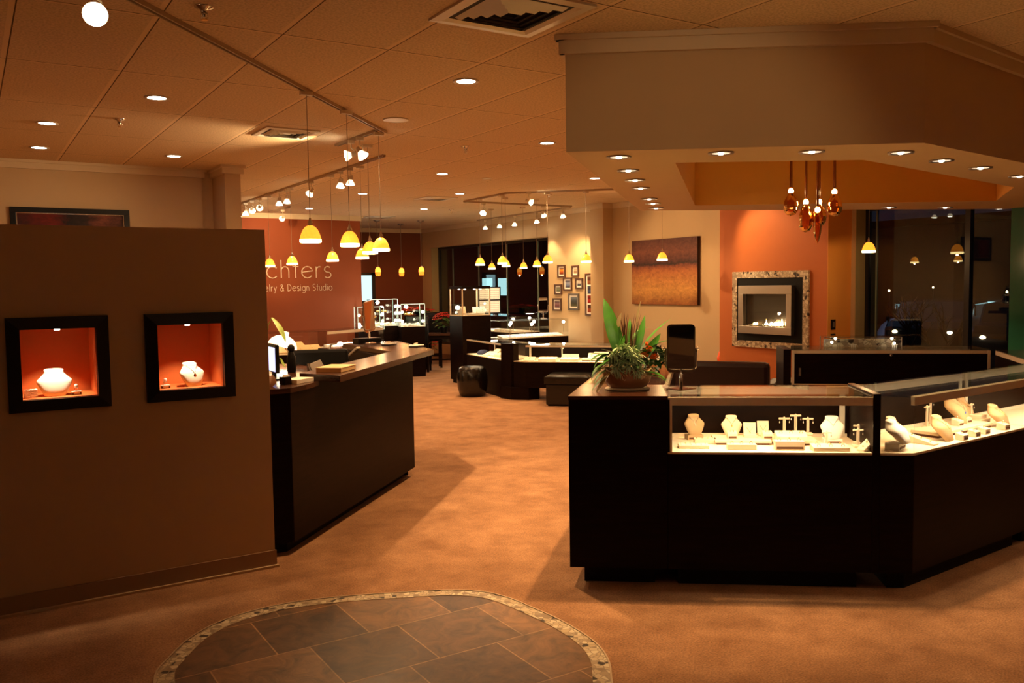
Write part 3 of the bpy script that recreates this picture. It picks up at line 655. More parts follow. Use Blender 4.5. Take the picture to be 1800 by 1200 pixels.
for x,y,zb,r,h,lb in CH:
    t=thing('glass_drop_pendant',lb,'chandelier drop',(x,y,zb),0,'blown amber glass drops of the chandelier')
    G().tube([(0,0,.03),(0,0,CEIL-.03-zb)],.013,8,r1=.006).build('glass_stem',M['brownglass'],t)
    G().ell((0,0,0),(.021,.021,.024)).build('bulb',M['chbulb'],t)
    pr=[(.014,-.015),(r*.62,-.045),(r*.92,-h*.40),(r,-h*.62),(r*.9,-h*.82),(r*.55,-h*.95),(.001,-h)] if r>.04 else [(.012,-.015),(r*.8,-.06),(r,-h*.45),(r*.8,-h*.7),(r*.4,-h*.9),(.001,-h)]
    sm=[]
    for i in range(len(pr)-1):
        for j in range(3): u=j/3; sm.append((pr[i][0]*(1-u)+pr[i+1][0]*u,pr[i][1]*(1-u)+pr[i+1][1]*u))
    sm.append(pr[-1]); sm=[(a*1.15,b) for a,b in sm]
    G().lathe(sm,26,cap=False).build('glass_drop',M['ambglass'],t)
    point('chandelier_lamp',(x,y,zb),4.0,(1,.55,.2),.02)
t=thing('chandelier_canopy','flat ceiling plate inside the gold recess carrying the amber glass drops','ceiling plate',(5.88,4.68,CEIL-.03)); G().lathe([(.26,0),(.26,-.015),(.22,-.022)],32).build('plate',M['brownglass'],t)
# ================================================================= SHOWCASES
def off(poly,d):  # inset a convex CCW/CW polygon by d
    n=len(poly); ar=sum(poly[i][0]*poly[(i+1)%n][1]-poly[(i+1)%n][0]*poly[i][1] for i in range(n)); sg=1 if ar>0 else -1
    out=[]
    for i in range(n):
        a,b,c=Vector(poly[i-1]),Vector(poly[i]),Vector(poly[(i+1)%n])
        d1=(b-a).normalized(); d2=(c-b).normalized(); n1=Vector((-d1.y,d1.x))*sg; n2=Vector((-d2.y,d2.x))*sg
        m=(n1+n2); m=m/max(.3,m.dot(n1)); out.append(tuple(b+m*d))
    return out
def edgebox(g,a,b,z0,z1,w,inward,ext=0):
    # slab along a->b, thickness w toward inward side
    a=Vector(a); b=Vector(b); d=(b-a).normalized(); n=Vector((-d.y,d.x))*inward
    a=a-d*ext; b=b+d*ext
    q=[a,b,b+n*w,a+n*w]; g.prism([(v.x,v.y) for v in q],z0,z1)
def showcase(label,poly,edges,zb,zt,toe=.1,toeins=.06,rail=('all',),name='display_case',light=None,door_m='wood',group=None,foot=True,body0=None,railh=.044,railm='silver',cat='display case',deck=True):
    """poly: plan corners (world); edges: per edge 'g' glass front, 'd' back door, 'w' wood, 'n' none"""
    c=(sum(p[0] for p in poly)/len(poly),sum(p[1] for p in poly)/len(poly))
    t=thing(name,label,cat,(c[0],c[1],0),0,group); P=[(x-c[0],y-c[1]) for x,y in poly]; n=len(P)
    ar=sum(P[i][0]*P[(i+1)%n][1]-P[(i+1)%n][0]*P[i][1] for i in range(n)); sg=1 if ar>0 else -1
    b0=toe if body0 is None else body0
    G().prism(P,b0,zb-.012).build('cabinet_body',M['wood'],t,.004)
    if foot and toe>0: G().prism(off(P,toeins),0,b0).build('toe_kick',M['blackmatte'],t)
    if deck: G().prism(off(P,.002),zb-.012,zb).build('display_deck',M['deck'],t)
    if zt is None: return t
    gl=G(); has=False
    for i in range(n):
        a,b=P[i],P[(i+1)%n]; e=edges[i]
        if e=='g': edgebox(gl,a,b,zb,zt-.008,.006,sg); has=True
    if has: gl.build('glass_front',M['glassf'],t)
    for i in range(n):
        a,b=P[i],P[(i+1)%n]; e=edges[i]
        if e=='w': edgebox(G2:=G(),a,b,zb-.012,zt-.001,.02,sg); G2.build('side_panel',M['wood'],t)
        if e=='d':
            g=G(); edgebox(g,a,b,zb,zt-railh,.012,sg); g.build('back_door',M[door_m],t)
            A_=Vector(a); B_=Vector(b); d_=(B_-A_).normalized(); n2=Vector((-d_.y,d_.x))*sg
            for p_,q_ in ((A_+d_*.02,A_+d_*.05),(B_-d_*.05,B_-d_*.02)):
                g=G(); edgebox(g,tuple(p_+n2*.0125),tuple(q_+n2*.0125),zb+.001,zt-railh-.009,.008,sg); g.build('door_stile',M[railm],t)
    G().prism(P,zt-.008,zt).build('glass_top',M['glass'],t)
    g=G(); any_=False
    for i in range(n):
        a,b=P[i],P[(i+1)%n]
        if 'all' in rail or i in rail:
            any_=True; edgebox(g,off(P,.001)[i],off(P,.001)[(i+1)%n],zt-railh-.008,zt-.0085,.022,sg)
    for i in range(n):
        if ('all' in rail or i in rail) and edges[i]=='d':
            q=off(P,.006); edgebox(g,q[i],q[(i+1)%n],zb,zb+.02,.016,sg)
    if any_: g.build('metal_rail',M[railm],t,.002)
    if light:
        i,pw=light[:2]; tint=light[2] if len(light)>2 else (1,.73,.44)
        q=off(P,.03); a=Vector(q[i]); b=Vector(q[(i+1)%n]); L=(b-a).length; m=(a+b)/2
        g=G(); edgebox(g,tuple(a+(b-a)*.03),tuple(b-(b-a)*.03),zt-railh+.008,zt-railh+.012,.008,sg); g.build('light_strip',M['strip'],t)
        g=G(); edgebox(g,tuple(a+(b-a)*.02),tuple(b-(b-a)*.02),zt-railh+.0125,zt-.009,.014,sg); g.build('light_housing',M[railm],t)
        d=bpy.data.lights.new('case_lamp','AREA'); d.shape='RECTANGLE'; d.size=L*.92; d.size_y=.012; d.energy=pw; d.color=tint; d.spread=math.radians(165)
        o=bpy.data.objects.new('case_lamp',d); COL.objects.link(o); o.location=(m.x+c[0],m.y+c[1],zt-railh-.002)
        dd=(b-a).normalized(); nn=Vector((-dd.y,dd.x))*sg; zax=-Vector((nn.x*.35,nn.y*.35,-1)).normalized(); xax=Vector((dd.x,dd.y,0)); yax=zax.cross(xax)
        o.rotation_euler=Matrix((xax,yax,zax)).transposed().to_euler()
    return t
M['strip']=glow('case_light_strip',(1,.85,.6),10)
A=(2.75,3.79); F1=(3.17,3.46); F2=(4.015,2.80); F3=(4.045,2.777); B=(4.18,2.67)
TH=math.atan2(B[1]-A[1],B[0]-A[0])
# front-left solid pedestal of the island
PEDP=[A,F1,(3.52,3.84),(3.17,4.21)]
t=thing('corner_pedestal','solid dark wood block at the island front-left corner carrying the big potted plant','cabinet',(3.15,3.82,0))
P=[(x-3.15,y-3.82) for x,y in PEDP]
G().prism(P,.1,1.03).build('cabinet_body',M['wood'],t,.004); G().prism(off(P,-.002),1.03,1.05).build('wood_top',M['woodtop'],t,.002); G().prism(off(P,.07),0,.1).build('toe_kick',M['blackmatte'],t)
t=showcase('long front glass jewellery case of the island, between the wood block and the wood post',[F1,F2,(4.33,3.19),(3.48,3.85)],['g','n','d','n'],.745,1.05,rail=(0,2),light=(0,2.7),group='island showcases')
g=G(); edgebox(g,(F1[0]-3.749+.0,F1[1]-3.325),(3.48-3.749,3.85-3.325),.745,1.03,.012,-1); g.build('side_panel',M['wood'],t)
g=G(); q=Vector((F1[0]-3.749,F1[1]-3.325)); dd_=Vector((.7874,-.6167)); nn_=Vector((.6167,.7874)); q=q+dd_*.013+nn_*.001; g.prism([tuple(q),tuple(q+dd_*.012),tuple(q+dd_*.012+nn_*.03),tuple(q+nn_*.03)],.746,1.0); g.build('corner_stile',M['silver'],t)
# post panel between front case and corner case
t=thing('divider_post','dark vertical wood divider between the front case and the corner case','divider',(4.17,2.98,0))
G().prism([(F2[0]-4.17,F2[1]-2.98),(F3[0]-4.17,F3[1]-2.98),(4.36-4.17,3.167-2.98),(4.33-4.17,3.19-2.98)],.1,1.055).build('panel',M['wood'],t)
G().prism([(F2[0]-4.17,F2[1]-2.98),(F3[0]-4.17,F3[1]-2.98),(4.36-4.17,3.167-2.98),(4.33-4.17,3.19-2.98)],1.055,1.060).build('top_cap',M['woodtop'],t)
showcase('angled corner glass case right of the wood post holding necklace busts',[F3,B,(5.50,2.75),(5.46,3.17),(4.36,3.167)],['g','g','n','d','n'],.745,1.05,rail=(1,3),light=(1,3.7),group='island showcases')
showcase('empty-looking glass case past the corner case, running out at the right edge',[(5.505,2.75),(6.62,2.80),(6.60,3.24),(5.465,3.17)],['g','n','d','n'],.745,1.05,rail=(0,2),light=(0,3),group='island showcases')
showcase('glass-topped case running back from the pedestal behind the big potted plant',[(3.17,4.21),(3.52,3.84),(4.60,4.93),(4.25,5.28)],['n','d','g','g'],.745,1.05,rail=(1,3),group='island showcases')
t=showcase('long case on the far side of the island with dark sliding back doors',[(6.20,5.15),(7.40,4.04),(7.75,4.42),(6.55,5.53)],['d','n','g','n'],.745,1.05,rail=(0,2),group='island showcases',railh=.036)
# framed door details
c=(sum(p[0] for p in [(6.20,5.15),(7.40,4.04),(7.75,4.42),(6.55,5.53)])/4,sum(p[1] for p in [(6.20,5.15),(7.40,4.04),(7.75,4.42),(6.55,5.53)])/4)
a=Vector((6.20-c[0],5.15-c[1])); b=Vector((7.40-c[0],4.04-c[1])); d=(b-a).normalized(); n_=Vector((-d.y,d.x))
g=G(); edgebox(g,tuple(a-n_*.006),tuple(a-n_*.006+d*.022),.745,1.04,.02,1); g.build('door_stile',M['silver'],t); g=G(); edgebox(g,tuple(b-n_*.006-d*.022),tuple(b-n_*.006),.745,1.04,.02,1); g.build('door_stile',M['silver'],t)
g=G(); q=a+d*.07-n_*.004; g.box((q.x,q.y,.85),(.018,.008,.07),math.atan2(d.y,d.x)); g.build('finger_pull',M['steel'],t)
q=a+d*.83-n_*.006; G().lathe([(.011,0),(.011,.012),(.006,.014)],14,T=Matrix.Translation((q.x,q.y,1.0))@Matrix.Rotation(PI/2,4,Vector((d.x,d.y,0)))).build('lock',M['chrome'],t)
t=thing('end_panel','dark wood end panel closing the left side of the far island case','panel',(6.15,5.2,0)); G().prism([(0.045,-.045),(-.0,.0),(.35,.38),(.395,.335)],.0,1.05).build('panel',M['wood'],t)
showcase('short angled case joining the far island case to the right-hand run',[(7.40,4.0),(6.62,3.33),(6.95,3.0),(7.73,3.66)],['d','n','g','n'],.745,1.05,rail=(0,2),group='island showcases')
# low glass riser on the far case
t=thing('glass_riser_box','low clear glass display box standing on the far island case','display box',(6.86,4.93,1.05),math.atan2(-.45,.48))
w,dd,h=.66,.22,.095
g=G(); g.bb(-w/2,w/2,-dd/2,-dd/2+.004,0,h).bb(-w/2,w/2,dd/2-.004,dd/2,0,h).bb(-w/2,-w/2+.004,-dd/2,dd/2,0,h).bb(w/2-.004,w/2,-dd/2,dd/2,0,h).bb(-w/2,w/2,-dd/2,dd/2,h,h+.005); g.build('glass_panes',M['glass'],t)
g=G()
for s in (-1,1): g.tube([(s*w/2,-dd/2,0),(s*w/2,-dd/2,h)],.004,6).tube([(s*w/2,dd/2,0),(s*w/2,dd/2,h)],.004,6)
g.tube([(-w/2,-dd/2,h+.003),(w/2,-dd/2,h+.003)],.004,6); g.build('edge_trim',M['steel'],t)
for x,z in ((-w/2+.07,.05),(-w/2+.10,.085),(w/2-.06,.04),(w/2-.08,.085)): G().ell((x,-dd/2+.02,z),(.012,.012,.012),10,6).build('bulb',M['spotbulb'],t)
G().bb(-w/2+.02,w/2-.02,.04,dd/2-.01,.001,.07).build('stone_backdrop',M['granite'],t)
g=G(); 
for x in (-.08,.27): 
    for k in range(3): g.box((x+k*.016,-.04,.012),(.009,.009,.024))
    g.box((x+.016,-.04,.027),(.055,.014,.006))
g.build('earring_prongs',M['white'],t)

# ------------------------------------------------- jewellery display pieces (front faces local -Y)
def sring(cx,cy,z,rx,ry,n=24,p=2.7,tilt=0):
    o=[]
    for k in range(n):
        a=2*PI*k/n; ca,sa=cos(a),sin(a); x=abs(ca)**(2/p)*rx*(1 if ca>=0 else -1); y=abs(sa)**(2/p)*ry*(1 if sa>=0 else -1)
        o.append((cx+x,cy+y,z+y*tilt))
    return o
BUSTP=[(0,.285,.12,-.13),(.03,.30,.13,-.135),(.28,.405,.14,-.105),(.50,.492,.14,-.06),(.57,.50,.14,-.04),(.63,.475,.14,-.02),(.73,.385,.135,.02),(.82,.305,.13,.05),(.88,.275,.13,.075),(.94,.272,.135,.085),(.985,.27,.135,.09),(1.0,.25,.12,.09),(1.005,.15,.07,.09)]
BUSTR=[(0,.285,.10,-.32),(.03,.30,.11,-.325),(.28,.405,.17,-.20),(.50,.492,.23,-.07),(.57,.50,.245,-.03),(.63,.475,.245,.01),(.73,.385,.21,.07),(.82,.305,.17,.115),(.88,.275,.15,.135),(.94,.272,.145,.145),(.985,.27,.145,.15),(1.0,.25,.13,.15),(1.005,.15,.07,.15)]
def bust(label,loc,rz,W=.12,H=.115,m='cream',neck=True,pend=None,group='necklace busts',lean=1.0,metal='goldmetal',drop=.55,blk=None,th=None):
    BP=BUSTP if lean<1.5 else BUSTR; lean=1.0; th=1.0
    t=thing('necklace_bust',label,'jewellery bust',loc,rz,group); z0=0
    if blk:
        w,d,h=blk; G().box((0,0,h/2),(w,d,h)).build('block',M[m],t,.002); G().bb(-w*.42,w*.42,-d/2-.001,-d/2+.004,h*.2,h*.55).build('slot',M['slot'],t); z0=h
    G().loft([sring(0,yo*W*lean,z0+z*H,rx*W,ry*W*th,tilt=.25*(z>.8)) for z,rx,ry,yo in BP]).build('bust',M[m],t)
    if neck:
        pts=[]; 
        def fr(z):
            for i in range(len(BP)-1):
                a,b=BP[i],BP[i+1]
                if a[0]<=z<=b[0]: u=(z-a[0])/(b[0]-a[0]); return [a[k]*(1-u)+b[k]*u for k in range(4)]
            return BP[-1]
        for k in range(13):
            s=-1+2*k/12; z=drop+(.90-drop)*abs(s)**1.0; _,rx,ry,yo=fr(z); x=s*.23*W*(.3+.7*abs(s)**.5 if abs(s)>0 else 0); xx=min(.95,abs(x)/(rx*W)); y=yo*W*lean-ry*th*W*(1-xx**2.7)**(1/2.7)-.0015
            pts.append((x,y,z0+z*H))
        G().tube(pts,.0011,5).build('necklace',M[metal],t)
        lo=min(pts,key=lambda p:p[2])
        if pend: G().ell((lo[0],lo[1]-.002,lo[2]-pend[0]),(pend[0]*.8,.003,pend[0]),12,8).build('pendant',M[pend[1]],t)
    return t
def ringbox(label,loc,rz,w=.055,d=.05,h=.042,m='cream',group='single ring boxes',gem='gem'):
    t=thing('ring_box',label,'ring display',loc,rz,group); r=.35
    vs=[(-w/2,-d/2,0),(w/2,-d/2,0),(w/2,d/2,0),(-w/2,d/2,0),(-w/2,-d/2,h*.72),(w/2,-d/2,h*.72),(w/2,d/2,h),(-w/2,d/2,h)]
    G().add(vs,[(0,3,2,1),(4,5,6,7),(0,1,5,4),(1,2,6,5),(2,3,7,6),(3,0,4,7)]).build('base',M[m],t,.003)
    G().bb(-w*.40,w*.40,-d/2-.0012,-d/2+.003,h*.12,h*.38).build('slot',M['slot'],t)
    g=G(); rr=.0095; pts=[(rr*cos(2*PI*k/14),0,h*.95+rr*sin(2*PI*k/14)) for k in range(15)]; g.tube(pts,.0014,6).build('ring_band',M['goldmetal'],t)
    G().ell((0,0,h*.95+rr+.002),(.0045,.0045,.0035),8,5).build('stone',M[gem],t); return t
def tray(label,loc,rz,w,d,h=.018,rows=1,cols=3,m='cream',group='ring trays',slope=.0,kind='ring'):
    t=thing('jewellery_tray',label,'jewellery tray',loc,rz,group)
    vs=[(-w/2,-d/2,0),(w/2,-d/2,0),(w/2,d/2,0),(-w/2,d/2,0),(-w/2,-d/2,h),(w/2,-d/2,h),(w/2,d/2,h+slope),(-w/2,d/2,h+slope)]
    G().add(vs,[(0,3,2,1),(4,5,6,7),(0,1,5,4),(1,2,6,5),(2,3,7,6),(3,0,4,7)]).build('pad',M[m],t,.003)
    for i in range(rows):
        for j in range(cols):
            x=-w/2+w*(j+.5)/cols; y=-d/2+d*(i+.5)/rows; z=h+slope*(y+d/2)/d
            if kind=='ring': G().tube([(x+.008*cos(2*PI*k/10),y,z+.004+.008*sin(2*PI*k/10)) for k in range(11)],.0015,5).ell((x,y,z+.013),(.004,.004,.003),6,4).build('ring',M['goldmetal'],t)
            else: G().ell((x,y,z+.002),(.0035,.0035,.003),6,4).build('stud',M['silvermetal' if (i+j)%2 else 'goldmetal'],t)
    return t
def cardstand(label,loc,rz,w=.07,h=.085,m='cream',group='pendant cards'):
    t=thing('pendant_card_stand',label,'jewellery stand',loc,rz,group)
    T=Matrix.Rotation(-.22,4,'X'); G().box((0,.012,h/2),(w,.006,h),T=T).build('card',M[m],t,.001); G().box((0,.004,.008),(w,.045,.016)).build('foot',M[m],t,.002)
    T2=T@Matrix.Translation((0,.008,h*.45)); G().tube([(-.018,0,.02),(0,-.001,-.006),(.018,0,.02)],.0008,4,T=T2).build('chain',M['goldmetal'],t); G().ell((0,-.001,-.010),(.0045,.003,.006),8,6,T=T2).build('pendant',M['silvermetal'],t)
    return t
def tbar(label,loc,rz,h=.105,w=.06,m='cream',group='earring T-stands',dangle='silvermetal'):
    t=thing('earring_stand',label,'earring stand',loc,rz,group)
    G().box((0,0,.008),(.052,.045,.016)).build('base',M[m],t,.004)
    G().box((-.004,0,h/2),(.0055,.009,h)).box((.004,0,h/2),(.0055,.009,h)).build('post',M[m],t)
    G().tube([(-w/2,0,h),(w/2,0,h)],.0055,8).ell((0,0,h+.005),(.006,.006,.006),8,6).build('crossbar',M[m],t)
    for s in (-1,1): G().tube([(s*w*.42,-.006,h),(s*w*.45,-.007,h-.014)],.0009,4).ell((s*w*.45,-.007,h-.020),(.0035,.003,.006),8,6).build('earring',M[dangle],t)
    return t
def wedge(label,loc,rz,w=.05,d=.11,h=.07,m='cream',group='sloping ring wedges',cat='ring display'):
    t=thing('sloped_display_wedge',label,cat,loc,rz,group)
    vs=[(-w/2,-d/2,0),(w/2,-d/2,0),(w/2,d/2,0),(-w/2,d/2,0),(-w/2,-d/2,h*.18),(w/2,-d/2,h*.18),(w/2,d/2,h),(-w/2,d/2,h)]
    G().add(vs,[(0,3,2,1),(4,5,6,7),(0,1,5,4),(1,2,6,5),(2,3,7,6),(3,0,4,7)]).build('ramp',M[m],t,.003)
    for k in range(3):
        u=.2+.3*k; G().ell((0,-d/2+d*u,h*(.18+.82*u)+.003),(.006,.005,.004),8,5).build('ring',M['goldmetal'],t)
    return t
def riser(label,loc,rz,w,d,h,group='low riser platforms'):
    t=thing('riser_platform',label,'display riser',loc,rz,group)
    G().box((0,0,h*.72),(w,d,h*.56)).build('platform',M['cream'],t,.002); G().box((0,.004,h*.22),(w-.02,d-.012,h*.44)).build('recessed_base',M['slot'],t); return t
D0=.745; F=TH
fc='front case'
bust('tan suede necklace bust at the far left inside the long front case',(3.56,3.66,D0),F+.25,.120,.115,'tan',pend=(.006,'silvermetal'),blk=(.095,.06,.028),metal='silvermetal')
tray('flat pad of stud earrings at the front left of the front case',(3.37,3.47,D0),F,.165,.075,.020,2,6,kind='stud')
tray('small pad behind the stud pad at the left of the front case',(3.52,3.53,D0),F,.125,.06,.028,1,4,kind='stud')
riser('left low riser platform in the front case, under a bust and two cards',(3.70,3.43,D0),F,.31,.19,.028)
riser('right low riser platform in the front case, under the three tall T-stands',(3.92,3.25,D0),F,.24,.19,.028)
Z1=D0+.028
bust('cream necklace bust with a thin chain, on the left riser of the front case',(3.72,3.52,Z1),F,.118,.110,'cream',pend=(.005,'goldmetal'))
ringbox('ring box in front of the cream bust on the left riser',(3.64,3.44,Z1),F)
cardstand('upright pendant card just right of the cream bust',(3.745,3.40,Z1),F)
cardstand('upright pendant card further right, behind a ring box',(3.85,3.395,Z1),F,.065,.085)
ringbox('ring box in front of the right-hand pendant card',(3.795,3.32,Z1),F)
tray('low three-ring tray at the very front edge, centre left of the front case',(3.55,3.285,D0),F,.155,.05,.030,1,3)
tbar('left one of the three tall earring T-stands in the front case',(3.96,3.34,Z1),F,.095)
tbar('middle and tallest earring T-stand in the front case',(4.01,3.30,Z1),F,.112)
tbar('right one of the three tall earring T-stands in the front case',(4.055,3.25,Z1),F,.095)
tray('raised three-ring tray below the T-stands',(3.85,3.20,Z1),F,.165,.08,.03,1,3,slope=.02)
t=tray('three-ring tray on a thick base at the front edge, centre right',(3.745,3.125,D0),F,.155,.055,.050,1,3); G().bb(-.07,.07,-.0295,-.026,.008,.020).build('slot',M['slot'],t)
bust('white necklace bust wearing a fine chain, right half of the front case',(4.08,3.105,D0),F,.132,.120,'white',pend=None,blk=(.10,.06,.03),drop=.6)
tbar('short earring stand standing directly before the white bust',(3.975,3.06,D0),F,.080,.05)
tray('wide flat ring pad below the white bust, right half of the front case',(3.905,2.985,D0),F,.19,.09,.022,2,3,slope=.008)
tbar('short earring stand at the right end of the front case, nearer one',(4.09,2.945,D0),F,.095,.055)
tbar('taller earring stand at the right end of the front case, behind a shorter one',(4.17,3.0,D0),F,.105,.055)
wedge('sloping ring wedge at the right end of the front case by the post',(4.055,2.865,D0),F-.9,.05,.11,.072)
# corner case
R0=.04
bust('white bust turned away on a block, front left of the corner case',(4.21,2.80,D0),R0+.25,.165,.115,'white',neck=False,blk=(.115,.075,.038),lean=2.6)
bust('cream bust behind the white one in the corner case',(4.38,2.92,D0),R0+.2,.145,.14,'cream',lean=2.2,pend=None)
wedge('long low wedge with a pale hand display beside the corner case busts',(4.47,2.815,D0),R0+.1,.06,.17,.05,cat='bracelet display')
bust('golden tan bust tilted back at the centre front of the corner case',(4.66,2.82,D0),R0+.2,.155,.135,'tan',lean=2.4,pend=(.004,'goldmetal'))
riser('long low riser running through the corner case',(4.98,2.935,D0),R0,.62,.17,.032)
Z2=D0+.032
tbar('earring stand left of the large bust in the corner case',(4.93,3.07,D0),R0,.135,.05)
tbar('second earring stand close behind, left of the large bust in the corner case',(5.03,3.11,D0),R0,.155,.05)
bust('largest tan bust with a blue pendant in the corner case',(5.14,3.02,Z2),R0+.2,.19,.155,'tan',pend=(.014,'blue'),lean=2.2,drop=.45,metal='silvermetal')
bust('tan bust behind the stacked box in the corner case',(5.36,3.09,D0),R0+.15,.15,.155,'tan',lean=2.0)
ringbox('ring box below the large blue-pendant bust, left one',(5.02,2.93,Z2),R0)
ringbox('ring box below the large blue-pendant bust, right one',(5.16,2.96,Z2),R0)
ringbox('dark-stone ring box, first of three along the corner case front',(4.75,2.745,D0),R0,gem='blue')
ringbox('ring box, second of three along the corner case front',(4.91,2.765,D0),R0)
ringbox('ring box, third of three along the corner case front',(5.04,2.78,D0),R0)
ringbox('ring box set apart at the right end of the corner case',(5.27,2.79,D0),R0,.06,.055,.045)
t=thing('stacked_display_box','two-tier cream box stack in the middle of the corner case','jewellery stand',(5.33,2.97,D0),R0); G().box((0,0,.02),(.11,.08,.04)).box((-.01,.005,.052),(.09,.065,.024)).build('tiers',M['cream'],t,.002); G().box((.02,-.0405,.018),(.05,.002,.012)).build('slot',M['slot'],t)
tbar('front earring stand above the stacked box in the corner case',(5.36,3.04,D0+.06),R0,.115,.05); tbar('rear earring stand above the stacked box, touching the rail',(5.37,3.11,D0+.09),R0,.115,.05)
for o in bpy.data.objects:
    if o.get('label') in ('front earring stand above the stacked box in the corner case','rear earring stand above the stacked box, touching the rail'): o.location.z=D0
bust('tan bust at the right edge of the corner case, chest to the front',(5.36,2.88,D0),R0+.2,.165,.13,'tan',lean=2.4,pend=(.005,'goldmetal'))

# niche contents
NZ=1.10
bust('plain bright white necklace bust in the left wall niche',(.375,5.16,NZ+.006),0,.170,.138,'white',neck=False,group='busts in the wall niches')
bust('white bust with a round silver pendant in the right wall niche',(1.075,5.17,NZ+.006),.45,.160,.132,'white',pend=(.013,'silvermetal'),group='busts in the wall niches',metal='silvermetal')
t=thing('cuff_bracelet','wide openwork silver cuff bracelet in the left niche','bracelet',(.262,5.12,NZ+.006))
g=G()
for k in range(22):
    a=.35+5.6*k/22
    for j in range(5): g.ell((.030*cos(a),.022*sin(a),.006+.009*j+random.uniform(-.001,.001)),(.0042,.0042,.0048),7,5)
g.build('openwork_band',M['silvermetal'],t)
def ringstand(label,loc):
    t=thing('ring_stand',label,'ring display',loc,.1,'little ring stands in the wall niches')
    G().box((0,0,.016),(.046,.03,.006)).build('top_plate',M['white'],t,.001)
    g=G(); g.box((-.02,0,.007),(.006,.026,.014)).box((.02,0,.007),(.006,.026,.014)).box((0,0,.002),(.046,.026,.004)); g.build('frame_base',M['slot'],t)
    G().box((0,-.006,.008),(.030,.012,.009)).build('inner_block',M['white'],t)
    G().tube([(.009*cos(2*PI*k/12),0,.030+.009*sin(2*PI*k/12)) for k in range(13)],.002,6).build('ring_band',M['silvermetal'],t)
    G().ell((0,0,.047),(.010,.006,.012),12,8).build('stone',M['gem'],t); return t
ringstand('ring with an oval stone on its small stand in the left niche',(.475,5.13,NZ+.006)); ringstand('ring with an oval stone on its small stand in the right niche',(.925,5.13,NZ+.006))
# ================================================================= WALL PIECES
# framed picture above the partition
t=thing('framed_picture','wide dark-framed abstract picture showing above the left partition','picture',(.97,10.15,2.03))
w,h=1.12,.49
def frame_xz(g,w,h,f,y0,y1,z0=0):
    g.bb(-w/2,w/2,y0,y1,z0+h-f,z0+h).bb(-w/2,w/2,y0,y1,z0,z0+f).bb(-w/2,-w/2+f,y0,y1,z0+f,z0+h-f).bb(w/2-f,w/2,y0,y1,z0+f,z0+h-f)
g=G(); frame_xz(g,w,h,.055,-.035,-.001); g.build('frame',M['black'],t,.003)
g=G(); frame_xz(g,w-.105,h-.105,.012,-.026,-.006,.0525); g.build('metal_liner',M['silvermetal'],t)
M['pic1']=paintingmat('dark_red_abstract',[(0,'#3a0f0a'),(.3,'#6b1408'),(.45,'#1c100e'),(.62,'#2a1a16'),(.8,'#7a4434'),(1,'#3a2018')],4,0,.8)
G().bb(-w/2+.06,w/2-.06,-.014,-.006,.06,h-.06).build('picture_panel',M['pic1'],t)
# large painting on the right wall
M['pic2']=paintingmat('sunset_abstract',[(0,'#8a5428'),(.22,'#c08c48'),(.50,'#a8683a'),(.585,'#7a4230'),(.625,'#2e2220'),(.665,'#53302c'),(.80,'#74463a'),(1,'#5c3a34')],7,2,.22)
t=thing('canvas_painting','large unframed orange and mauve abstract canvas on the right wall','painting',(9.24,10.115,1.32),-PI/2)
G().bb(-.745,.745,-.055,-.0,0,1.02).build('canvas_edge',M['canvasside'],t); G().bb(-.745,.745,-.058,-.055,0,1.02).build('painted_face',M['pic2'],t)
# fireplace
t=thing('wall_fireplace','square wall fireplace with stone-chip border, black surround and steel frame','fireplace',(8.8,7.665,.79),-PI/2)
W=1.25;H=1.0
def border(g,a,b,c,d,f,y0,y1):
    g.bb(a,b,y0,y1,d-f,d).bb(a,b,y0,y1,c,c+f).bb(a,a+f,y0,y1,c+f,d-f).bb(b-f,b,y0,y1,c+f,d-f)
g=G(); border(g,-W/2,W/2,0,H,.085,-.03,-.001); g.build('stone_border',M['granite'],t)
g=G(); border(g,-W/2+.085,W/2-.085,.085,H-.085,.16,-.022,-.001); g.build('black_surround',M['blackmatte'],t)
ox0,ox1,oz0,oz1=-.42,.29,.29,.71
# local x grows toward -Y (right in view)
g=G(); fx0,fx1,fz0,fz1=-.47,.41,.185,.815; ix0,ix1,iz0,iz1=-.385,.325,.285,.705
for q in ((fx0,fx1,iz1,fz1),(fx0,fx1,fz0,iz0),(fx0,ix0,iz0,iz1),(ix1,fx1,iz0,iz1)): g.bb(q[0],q[1],-.085,-.001,q[2],q[3])
g.build('steel_frame',M['steel'],t,.003)
g=G(); g.bb(ix0,ix1,-.004,-.001,iz0,iz1).bb(ix0,ix1,-.08,-.004,iz0-.002,iz0+.002)
g.build('firebox_back',M['firebox'],t)
g=G(); [g.ell((random.uniform(ix0+.04,ix1-.02),random.uniform(-.07,-.02),iz0+random.uniform(.005,.02)),(.012,.010,.008),6,4) for k in range(80)]; g.build('glass_gravel',M['flint'],t)
def flame(x,h,w,m):
    g=G(); prof=[]; n=8
    for i in range(n+1):
        u=i/n; prof.append((max(.0002,w*(sin(PI*min(1,(u*.8+.2)))**1.2)),h*u))
    g.lathe(prof,10,(x,-.045,iz0+.015),cap=False); return g.build('flame',M[m],t)
for k in range(15): flame(random.gauss(.15,.085),random.uniform(.025,.06),random.uniform(.010,.018),'firehot')
flame(.235,.09,.012,'firehot'); flame(.30,.075,.010,'firelit'); flame(-.02,.085,.006,'firelit'); flame(-.03,.04,.014,'firehot')
for k in range(5): flame(random.gauss(-.21,.022),random.uniform(.03,.055),.015,'firelit')
G().bb(ix0,ix1,-.083,-.081,iz0,iz1).build('glass_pane',M['glass'],t)
point('fire_lamp',(8.68,7.5,1.13),1.2,(1,.5,.2),.05)
